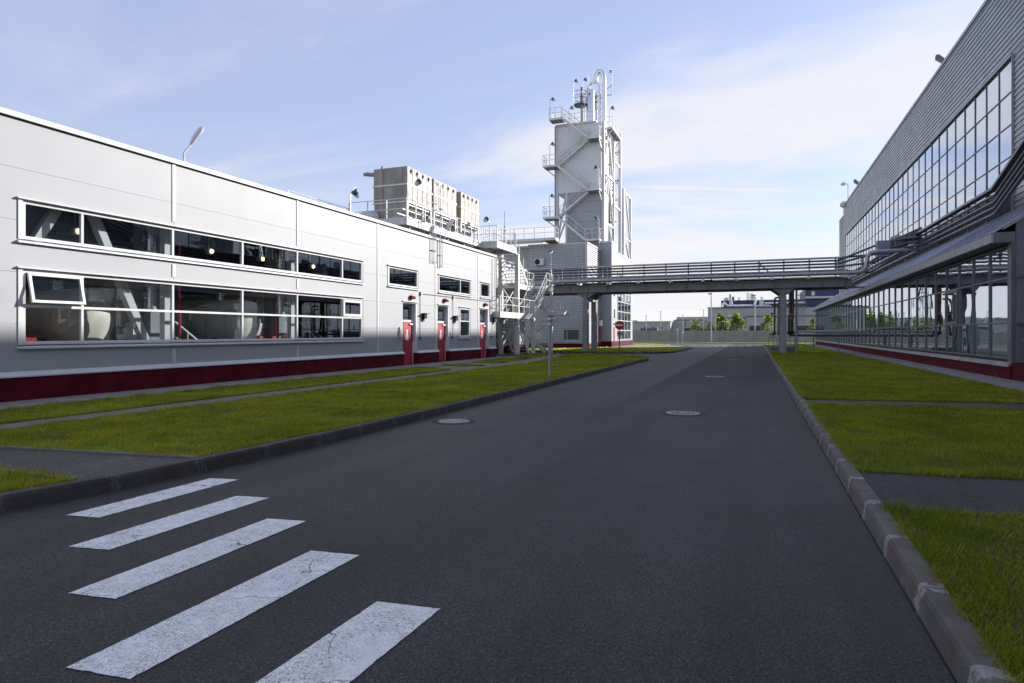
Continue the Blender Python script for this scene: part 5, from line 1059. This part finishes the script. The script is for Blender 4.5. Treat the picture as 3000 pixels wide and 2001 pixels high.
# pipes along the plant wall above the annex roof
PZ = [7.13, 7.41, 7.69, 7.99]
for i, z in enumerate(PZ):
    t = thing('wall_pipe', ('lowest', 'second lowest', 'second highest', 'highest')[i] + ' of the clad pipes running along the plant wall above the annex roof', 'pipe', (10.3, 60, z))
    TUBE([(10.3, 93, z + .28), (10.3, 50.8, z + .1), (10.3, 34.9, z), (10.3, 31.2, z + 1.15), (10.3, 22, z + 4.0)], .08, 12).build('pipe', 'pipe_dark', t)
    jr = MB()
    for y in np.arange(36, 92, 3.0): jr.lathe([(0, .086), (.04, .086)], (10.3, float(y), z + (y - 34.9) * .0055), (0, 1, 0), 12)
    jr.build('joint_band', 'pipe_alu', t, kind='stuff')
t = thing('cable_tray', 'dark cable tray on brackets above the wall pipes of the plant', 'tray', (10.3, 60, 8.2))
tr = MB()
for a, b in (((10.3, 93, 8.55), (10.3, 34.9, 8.26)), ((10.3, 34.9, 8.26), (10.3, 31.2, 9.41)), ((10.3, 31.2, 9.41), (10.3, 22, 12.3))): tr.bar(a, b, .34, .05); tr.bar(Vector(a) + Vector((-.17, 0, .03)), Vector(b) + Vector((-.17, 0, .03)), .012, .12)
tr.build('tray', 'pipe_dark', t)
for k in range(20):
    y = 36.5 + k * 2.9; z = 6.6; b = MB(); b.box(10.4, 10.48, y - .05, y + .05, 6.6, 8.4); b.box(10.44, XM - .05, y - .03, y + .03, 8.2, 8.28); b.build('bracket', 'girder', t)
t = thing('loudspeaker', 'pair of tan horn loudspeakers on the cable tray by the window band', 'loudspeaker', (10.2, 55.5, 8.5))
for d, o in (((-.75, .45, .1), 0), ((-.3, -.6, .05), .35)): 
    c = Vector((10.25, 55.6 - o, 8.72)); MB().lathe([(0, .08), (.2, .12), (.42, .30), (.46, .33)], c, d, 16).build('horn', 'fascia', t)
B(10.15, 10.35, 55.3, 55.7, 8.4, 8.68).build('mount', 'pipe_dark', t)

# ================================================================== PIPE BRIDGE
BY, BY2 = 50.3, 53.5
br = thing('pipe_bridge', 'grey steel pipe bridge on paired columns spanning the road', 'bridge', (-5, 51.9, 0))
for x in (-13.0, 1.95):
    for y in (BY + .15, BY2 - .15):
        zc = 4.35; B(x - .21, x + .21, y - .25, y + .25, -.2, 2.45).build('column', 'concrete', br); B(x - .21, x + .21, y - .25, y + .25, 2.46, zc).build('column', 'concrete', br)
        B(x - .12, x + .12, y - .2, y + .2, zc + .001, 4.95).build('column_head', 'girder', br)
        h = MB(); h.prism([(x - .16, y - .1, 4.45), (x + .16, y - .1, 4.45), (x + .85, y - .1, 4.97), (x - .85, y - .1, 4.97)], (0, .2, 0)); h.build('haunch', 'girder', br)
    B(x - .15, x + .15, BY + .42, BY2 - .42, 4.3, 4.55).build('cross_tie', 'girder', br)
for y in (BY, BY2):
    g = MB(); g.box(-20, 6.4, y - .02, y + .02, 5.0, 5.46); g.box(-20, 6.4, y - .14, y + .14, 4.95, 4.999); g.box(-20, 6.4, y - .14, y + .14, 5.461, 5.52); g.build('girder', 'girder', br)
    for k in range(17): x = -19 + k * 1.56; B(x - .012, x + .012, y - .13, y - .021, 5.0, 5.46).build('stiffener', 'girder', br)
for k in range(11):
    x = -18.2 + k * 2.42; B(x - .11, x + .11, BY - .95, BY2 + .9, 5.521, 5.68).build('crossbeam', 'galv', br)
B(-19, 6.4, BY + .1, BY2 - .1, 5.69, 5.73).build('walkway_deck', 'girder', br)
lt = MB()
for k in range(11): 
    x = -18.2 + k * 2.42; lt.bar((x, BY, 4.98), (x + 2.42, BY2, 4.98), .07); lt.bar((x, BY2, 4.98), (x + 2.42, BY, 4.98), .07)
lt.build('wind_bracing', 'girder', br)
railing(br, [(-16.5, BY - .1, 5.75), (6.0, BY - .1, 5.75)], .72, 1.25, .014, 'galv')
for k in range(14):
    x = -15.2 + k * 1.72; p = MB(); p.box(x - .045, x + .045, BY + .62, BY + .72, 5.7, 7.1); p.build('pipe_post', 'galv', br)
def clad(name, label, pts, r, m, jo=None, seg=2.4, n=14):
    t = thing(name, label, 'pipe', pts[0]); TUBE(pts, r, n).build('pipe', m, t); j = MB(); a, b = Vector(pts[0]), Vector(pts[1]); L = (b - a).length; k = 1.0
    while k < L: j.lathe([(0, r * 1.06), (.05, r * 1.06)], a + (b - a) * (k / L), b - a, n); k += seg
    if j.v: j.build('joint_band', 'galv', t, kind='stuff')
    return t
BZ = [6.17, 6.42, 6.65, 6.87]
for i, z in enumerate(BZ):
    clad('bridge_pipe', ('lowest', 'second lowest', 'second highest', 'highest')[i] + ' of the four stacked dark pipes on the pipe bridge', [(-19.5, BY + .5, z), (5.6, BY + .5, z), (7.6 + .25 * i, BY + .5 - .4, z - .25 + .45 * i), (9.6, BY - .6, PZ[i] + .1), (10.22, BY - 1.2, PZ[i] + .09)], .075, 'pipe_dark')
clad('bridge_pipe', 'thick aluminium-clad pipe slung along the front edge of the pipe bridge', [(-16.2, BY - .62, 5.86), (6.6, BY - .62, 5.86), (7.0, BY - .62, 5.95), (7.2, BY - .62, 6.2), (7.25, BY - .62, 6.5), (7.3, BY - .62, 6.95), (7.5, BY - .62, 7.2), (7.9, BY - .62, 7.28), (10.1, BY - .62, 7.3)], .145, 'pipe_alu', seg=4.8, n=18)
clad('bridge_pipe', 'thin pale pipe beneath the thick clad pipe on the bridge', [(-3, BY - .45, 5.62), (6.6, BY - .45, 5.62)], .05, 'silver')
t = thing('bridge_tray', 'flat cable tray topping the stacked pipes of the pipe bridge', 'tray', (-5, BY, 7.05)); B(-19.5, 5.8, BY + .3, BY + .75, 7.03, 7.07).build('tray', 'pipe_dark', t); B(-19.5, 5.8, BY + .28, BY + .30, 7.03, 7.13).build('tray_side', 'pipe_alu', t); TUBE([(5.8, BY + .5, 7.08), (8.2, BY + .3, 7.2), (10.2, BY - .8, 8.3)], .07, 8).build('cable', 'pipe_dark', t)
clad('bridge_pipe', 'thin pipe slanting across the stacked pipes of the bridge', [(.2, BY + .38, 6.95), (1.1, BY + .38, 6.05)], .04, 'pipe_dark')
t = thing('access_gate', 'small pale gate of thin bars on the pipe bridge railing', 'gate', (3.1, BY - .12, 5.75)); g = MB(); g.box(2.75, 3.4, BY - .14, BY - .11, 6.36, 6.4); g.box(2.75, 3.4, BY - .14, BY - .11, 5.8, 5.84)
g.build('frame', 'galv', t)
for k in range(7): B(2.75 + k * .105, 2.77 + k * .105, BY - .14, BY - .11, 5.84, 6.36).build('bar', 'galv', t)
t = thing('duct_box', 'square blue-grey duct box at the plant end of the pipe bridge', 'duct', (8.2, BY, 6.9)); B(7.9, 8.7, BY - .45, BY + .4, 6.95, 8.05).build('box', 'roofblue', t); d_ = MB(); d_.prism([(8.7, BY - .3, 7.3), (10.6, BY - .3, 8.0), (10.6, BY - .3, 8.9), (8.7, BY - .3, 8.0)], (0, .6, 0)); d_.build('duct', 'pipe_dark', t); [B(9.0 + .28 * k, 9.06 + .28 * k, BY - .33, BY - .29, 7.5 + .1 * k, 8.1 + .1 * k).build('rib', 'roofblue', t) for k in range(5)]
# pipes coming down behind the right column
PYc = 56.0
def riser(name, label, pts, r, m): 
    t = thing(name, label, 'pipe', pts[-1]); TUBE(pts, r, 14).build('pipe', m, t); c = MB().lathe([(0, r * 1.35), (.22, r * 1.35)], pts[-1], (0, 0, 1), 14); c.build('flange', 'black', t); MB().lathe([(0, r * 1.2), (.08, r * 1.2)], Vector(pts[-1]) + Vector((0, 0, 1.6)), (0, 0, 1), 14).build('band', 'galv', t)
riser('riser_pipe', 'outer rusty riser pipe left of the right bridge column', [(2.4, PYc, 4.55), (1.75, PYc, 4.55), (1.56, PYc, 4.5), (1.5, PYc, 4.35), (1.5, PYc, 1.5)], .075, 'rust')
riser('riser_pipe', 'inner rusty riser pipe close beside the right bridge column', [(2.4, PYc, 4.2), (1.95, PYc, 4.2), (1.84, PYc, 4.12), (1.8, PYc, 4.0), (1.8, PYc, 1.45)], .075, 'rust')
riser('riser_pipe', 'stout brown riser pipe with elbow right of the bridge column', [(2.66, PYc, 5.2), (2.66, PYc, 3.2), (2.58, PYc - .1, 2.9), (2.58, PYc - .1, 1.5)], .11, 'rust')
riser('riser_pipe', 'thickest grey riser pipe right of the bridge column', [(2.86, PYc + .1, 5.2), (2.86, PYc + .1, 3.0), (2.82, PYc + .1, 2.7), (2.82, PYc + .1, 1.55)], .13, 'pipe_dark')
t = thing('low_pipe', 'dark horizontal pipe on stands running to the glazed annex', 'pipe', (5, PYc, 1.3)); TUBE([(2.6, PYc, 1.45), (7.75, PYc, 1.45)], .1, 12).build('pipe', 'pipe_dark', t); TUBE([(2.8, PYc + .3, 1.75), (7.75, PYc + .3, 1.75)], .07, 12).build('upper_pipe', 'pipe_alu', t); [B(x - .04, x + .04, PYc - .04, PYc + .04, .1, 1.36).build('stand', 'frame', t) for x in (4.4, 6.2)]
t = thing('pipe_pit', 'dark pit box with a small railing at the foot of the riser pipes', 'pit', (1.95, PYc, 0)); B(1.15, 2.95, PYc - .6, PYc + .6, -.05, .55).build('pit_wall', 'girder', t); railing(t, [(1.05, PYc - .7, .1), (2.95, PYc - .7, .1)], 1.2, .3, .018, 'frame', mid=()); TUBE([(1.15, PYc, 1.45), (1.3, PYc - .1, 1.6), (1.45, PYc, 1.45)], .06, 8).build('bend', 'frame', t)
t = thing('conduit_drop', 'bundle of thin grey conduits hanging from the bridge right of its column', 'conduit', (3.5, PYc, 2.4))
for k in range(5): TUBE([(3.27 + k * .13, PYc, 5.3), (3.27 + k * .13, PYc, 2.42)], .022, 6).build('conduit', 'galv', t)
for z in (2.42, 3.55, 4.7): B(3.2, 3.84, PYc - .04, PYc - .02, z - .03, z + .03).build('clamp', 'galv', t)
t = thing('bridge_prop', 'slim grey pole on the lawn under the right end of the pipe bridge', 'pole', (2.95, 51.4, 0)); TUBE([(2.86, 51, .1), (2.86, 51, 4.98)], .075, 12).build('pole', 'concrete', t); B(2.75, 2.97, 50.9, 51.1, .08, .16).build('base', 'concrete', t)
# ================================================================== SIGNS AND STREET FURNITURE
t = thing('road_sign', 'grey road sign seen from behind on a pole at the lawn edge', 'sign', (-6.68, 20.9, .1)); TUBE([(-6.68, 20.9, .05), (-6.68, 20.9, 2.22)], .045, 12).build('pole', 'signgrey', t)
pl = B(-7.06, -6.36, 20.95, 20.965, 1.88, 2.19).build('plate', 'signgrey', t); B(-7.0, -6.42, 20.93, 20.95, 2.12, 2.15).build('rail', 'galv', pl); B(-7.0, -6.42, 20.93, 20.95, 1.93, 1.96).build('rail', 'galv', pl); B(-6.75, -6.61, 20.84, 20.95, 2.10, 2.17).build('clamp', 'galv', t); B(-6.75, -6.61, 20.84, 20.95, 1.91, 1.98).build('clamp', 'galv', t)
t = thing('no_entry_sign', 'round red no entry sign with a small plate on a dark pole', 'sign', (-10.48, 51.8, .1)); TUBE([(-10.48, 51.8, .05), (-10.48, 51.8, 2.3)], .04, 10).build('pole', 'frame', t)
MB().lathe([(0, .37), (.02, .37)], (-10.48, 51.74, 2.28), (0, -1, 0), 32).build('disc', 'signred', t); B(-10.74, -10.22, 51.7, 51.715, 2.21, 2.35).build('bar', 'signwhite', t)
p_ = B(-10.68, -10.28, 51.73, 51.74, 1.42, 1.75).build('plate', 'signgrey', t); [B(-10.62, -10.34, 51.722, 51.729, z, z + .04).build('text_line', 'black', p_) for z in (1.49, 1.58, 1.67)]
for i, (x, y, h) in enumerate(((-11.1, 99.2, 2.35), (-10.4, 99.8, 1.95))):
    t = thing('marker_post', ('taller' if i == 0 else 'shorter') + ' white marker post on the far verge by the concrete wall', 'post', (x, y, .1)); TUBE([(x, y, .05), (x, y, h)], .05, 8).build('post', 'white', t); B(x - .15, x + .15, y - .07, y - .05, h - .45, h).build('plate', 'signwhite', t)
def lamp_post(x, y, h, lab, arm=True):
    t = thing('lamp_post', lab, 'lamp post', (x, y, .1)); TUBE([(x, y, 0), (x, y, h * .9), (x - .05, y, h)], [.11, .08, .06], 8).build('pole', 'white', t)
    if arm: q = MB(); q.prism([(x - .5, y - .15, h - .05), (x + .1, y - .15, h - .02), (x + .15, y - .15, h + .14), (x - .45, y - .15, h + .16)], (0, .3, 0)); q.build('lamp_head', 'frame', t)
    return t
lamp_post(-6.7, 108, 8.0, 'tall white lamp post standing before the concrete boundary wall')
lamp_post(0.0, 121, 8.3, 'tall white lamp post behind the boundary wall before the grey factory')
for x, h, l in ((-19.2, 5.0, 'near the blue container'), (-16.5, 5.7, 'at the start of the pipe gantry'), (-12.5, 5.0, 'before the end of the pipe gantry'), (-8.8, 5.9, 'between the round tree and the small tree'), (-6.7, 5.0, 'beside the conical dark tree')):
    t = thing('mast', 'thin grey mast behind the boundary wall ' + l, 'mast', (x, 120, 0), 'thin masts behind the boundary wall'); TUBE([(x, 120, 0), (x, 120, h)], .07, 6).build('pole', 'galv', t); B(x - .15, x + .15, 119.95, 120.05, h - .1, h).build('cap', 'galv', t)

# boundary wall
bw = thing('boundary_wall', 'grey concrete panel wall closing the end of the road', 'wall', (-5, 112, 0))
for k in range(15):
    x = -46 + k * 4.05; B(x + .02, x + 4.03, 112, 112.16, 0, 2.05 + random.uniform(-.015, .015)).build('wall_panel', 'wallconc', bw)
    B(x - .1, x + .1, 111.92, 112.2, 0, 2.0).build('wall_post', 'wallconc', bw)
t = thing('wall_notice', 'small pale square notice on the boundary wall', 'notice', (-9.9, 111.98, 1.3)); B(-10.1, -9.75, 111.94, 111.99, 1.3, 1.62).build('plate', 'galv', t); B(-10.06, -9.79, 111.93, 111.938, 1.35, 1.57).build('face', 'signgrey', t)
t = thing('wire_fence', 'thin wire fence running above the boundary wall', 'fence', (-5, 113.5, 0))
for k in range(24): B(-46 + k * 2.6, -45.95 + k * 2.6, 113.5, 113.55, 0, 3.4).build('post', 'frame', t)
wf_ = MB()
for z in (2.3, 2.5, 2.7, 2.9, 3.1, 3.3): wf_.bar((-46, 113.5, z), (15, 113.5, z), .012)
wf_.build('wire', 'galv', t)

# ================================================================== FAR BUILDINGS
fc = thing('grey_factory', 'large grey factory with navy upper storey and silver roof ducts beyond the wall', 'building', (5, 195, 0))
B(-12.7, 60, 190, 230, 0, 8.75).build('wall', 'fargrey', fc)
for k in range(12): B(-12.72 + k * 5.0, -12.70 + k * 5.0 + 4.95, 189.9, 189.99, 3.6, 8.5).build('wall_panel', 'fargrey', fc)
B(-12.9, 60, 189.7, 190, 8.76, 9.0).build('coping', 'blue', fc); B(-9.2, 60, 192, 228, 8.8, 11.0).build('upper_storey', 'blue', fc)
B(-2.3, 60, 186, 189.8, 0, 6.1).build('lean_to', 'fargrey', fc); B(-2.4, 60, 185.8, 189.9, 6.11, 6.3).build('lean_to_coping', 'blue', fc); B(-7.6, -2.4, 188, 189.8, 0, 5.8).build('lean_to', 'fargrey', fc); B(-7.7, -2.35, 187.9, 189.85, 5.81, 5.95).build('lean_to_coping', 'blue', fc)
B(-7.3, -5.8, 189.7, 189.88, 6.1, 6.9).build('window', 'galv', fc); B(4.2, 4.8, 189.7, 189.88, 6.7, 7.2).build('window', 'black', fc); B(-1.4, 2.4, 185.7, 185.98, .2, 3.6).build('loading_bay', 'black', fc); B(10.2, 14.8, 185.7, 185.98, .2, 3.6).build('loading_bay', 'black', fc)
TUBE([(-8.6, 191.2, 8.9), (-8.6, 191.2, 9.8), (-8.2, 191.2, 10.2), (-7.6, 191.2, 9.6), (-7.2, 191.2, 9.4), (-.8, 191.2, 9.4)], .42, 12).build('roof_duct', 'silver', fc); TUBE([(-.8, 191.2, 9.4), (.3, 191.2, 9.2), (3.5, 191.2, 9.3), (4.4, 191.2, 8.9)], .35, 12).build('roof_duct', 'galv', fc)
TUBE([(2.5, 191.5, 10.0), (30, 191.5, 10.0)], .3, 12).build('roof_duct', 'silver', fc); TUBE([(-6.2, 191.5, 9.4), (-6.2, 191.5, 10.8), (-6.8, 191.5, 11.0)], .35, 12).build('roof_duct', 'silver', fc); TUBE([(0, 191.4, 9.6), (.2, 191.4, 11), (-.1, 191.4, 12)], .45, 12).build('roof_duct', 'silver', fc)
B(-8.4, -7.1, 192, 194, 11, 11.8).build('roof_unit', 'galv', fc); B(-6.95, -6.4, 191, 191.6, 9.4, 12.8).build('flue', 'white', fc); B(-6.2, -5.6, 192, 193, 11, 11.8).build('roof_unit', 'blue', fc); B(-6.3, -5.5, 191.8, 193.2, 11.85, 12.1).build('cowl', 'galv', fc)
for x, z0, z1, r in ((-4.3, 11, 11.75, .35), (-1.9, 11, 13.0, .45), (1.65, 9.4, 11.7, .5)): MB().lathe([(0, r), (z1 - z0, r), (z1 - z0, r * 1.3), (z1 - z0 + .2, .05)], (x, 191.6, z0), (0, 0, 1), 14).build('vent_stack', 'silver', fc)
B(-1.2, -.45, 191.3, 192, 10.9, 12.8).build('flue', 'galv', fc); B(1.1, 2.3, 191, 191.9, 9.2, 10.9).build('roof_unit', 'galv', fc)
B(12.9, 40, 191, 215, 9.2, 13.6).build('blue_hall', 'blue', fc, label='high navy hall rising at the right'); B(12.8, 40, 190.8, 215, 13.61, 13.8).build('hall_coping', 'galv', fc); TUBE([(13, 190.5, 11.3), (35, 190.5, 11.3)], .35, 12).build('roof_duct', 'galv', fc); B(14.5, 15.3, 190.8, 190.98, 11.9, 13).build('hatch', 'galv', fc)
f2 = thing('low_store', 'low pale industrial shed beyond the wall at the left of the factory', 'building', (-24, 215, 0)); B(-45, -25.2, 205, 225, 0, 5.2).build('wall', 'fargrey', f2); B(-25.19, -10, 212, 225, 0, 5.8).build('wing', 'fargrey', f2); B(-45, -25, 204.8, 225, 5.21, 5.4).build('roof', 'white', f2); [B(x, x + .9, 204.9, 204.99, 3.0, 3.5).build('window', 'black', f2) for x in (-33.5, -31.0, -28.6)]
f3 = thing('distant_sheds', 'row of far grey sheds on the horizon at the left', 'building', (-60, 330, 0)); B(-130, -52, 300, 330, 0, 7.2).build('wall', 'fargrey', f3); B(-130, -52, 299, 330, 7.21, 7.6).build('roof', 'galv', f3); B(-34, -10, 300, 330, 0, 9).build('wall', 'fargrey', f3)
t = thing('pipe_gantry', 'blue-grey pipe gantry behind the wall beside the leftmost tree', 'gantry', (-17, 150, 0)); [B(x - .12, x + .12, 150, 150.25, 0, 4.6).build('post', 'pipe_dark', t) for x in (-17.4, -15, -12.2)]; TUBE([(-17.4, 150.1, 0), (-17.4, 150.1, 4.3), (-17.2, 150.1, 4.6), (-11, 150.1, 4.6)], .2, 10).build('pipe', 'roofblue', t); TUBE([(-17.4, 150.3, 4.2), (-11, 150.3, 4.2)], .12, 8).build('pipe', 'galv', t)
for x, w_, m, l in ((-22, 3.4, 'blue', 'low blue container behind the boundary wall'), (-13.2, 5.5, 'black', 'dark low shed roof showing over the boundary wall')):
    t = thing('container', l, 'container', (x, 130, 0)); B(x, x + w_, 130, 132, 0, 2.6).build('body', m, t); B(x - .05, x + w_ + .05, 129.95, 132, 2.61, 2.68).build('roof', 'galv', t)

# ================================================================== TREES
def tree(x, y, h, rx, lab, cone=.75, n=2600, seed=1):
    rnd = np.random.RandomState(seed); t = thing('broadleaf_tree', lab, 'tree', (x, y, 0))
    tr = MB(); tr.tube([(x, y, 0), (x + .04, y, h * .35), (x - .03, y, h * .7), (x, y, h * .93)], [.11, .085, .05, .015], 8)
    for k in range(9):
        a = k * 2.4; z = h * (.22 + .065 * k); l = rx * .7 * (1 - z / h * .7); tr.tube([(x, y, z), (x + math.cos(a) * l * .5, y + math.sin(a) * l * .5, z + l * .35), (x + math.cos(a) * l, y + math.sin(a) * l, z + l * .6)], [.035, .022, .008], 5)
    tr.build('trunk', 'bark', t)
    cl = []; m = 90
    for k in range(m):
        zt = 1 - rnd.uniform(0, 1) ** .62 * .93; rr = rx * ((1 - zt) ** cone * .98 + .05); a = rnd.uniform(0, 6.28); q = math.sqrt(rnd.uniform(.1, 1)); cl.append((x + math.cos(a) * rr * q, y + math.sin(a) * rr * q, h * zt * .96, rx * rnd.uniform(.13, .26)))
    V = []
    for k in range(n):
        c = cl[rnd.randint(m)]; d = rnd.normal(size=3); d /= np.linalg.norm(d); p = np.array(c[:3]) + d * c[3] * rnd.uniform(.3, 1.1); p[2] = max(p[2], .3); u = rnd.normal(size=3); u /= np.linalg.norm(u); v = np.cross(u, rnd.normal(size=3)); v /= np.linalg.norm(v); s = rnd.uniform(.06, .13)
        V += [tuple(p - u * s), tuple(p + v * s * .7), tuple(p + u * s), tuple(p - v * s * .7)]
    b = MB(); b.v = V; b.f = [(4 * i, 4 * i + 1, 4 * i + 2, 4 * i + 3) for i in range(n)]; b.build('crown', 'leaf', t)
tree(-10.3, 122, 4.6, 1.75, 'round green tree behind the wall beside a thin mast', .45, 4200, 3); tree(-8.0, 123, 4.0, 1.25, 'small green tree half hidden behind the tall lamp post', .5, 2600, 4)
tree(-5.9, 124, 5.4, 2.1, 'conical dark green tree behind the wall before the factory', .62, 8500, 5); tree(-3.1, 123, 5.9, 2.2, 'tallest conical green tree behind the wall before the factory', .7, 9500, 6)
tree(2.2, 125, 5.3, 1.75, 'yellow-green tree behind the wall left of the bridge column', .55, 5500, 7); tree(9.5, 122, 4.4, 1.2, 'green tree beside the far end of the glazed annex', .55, 3000, 8)
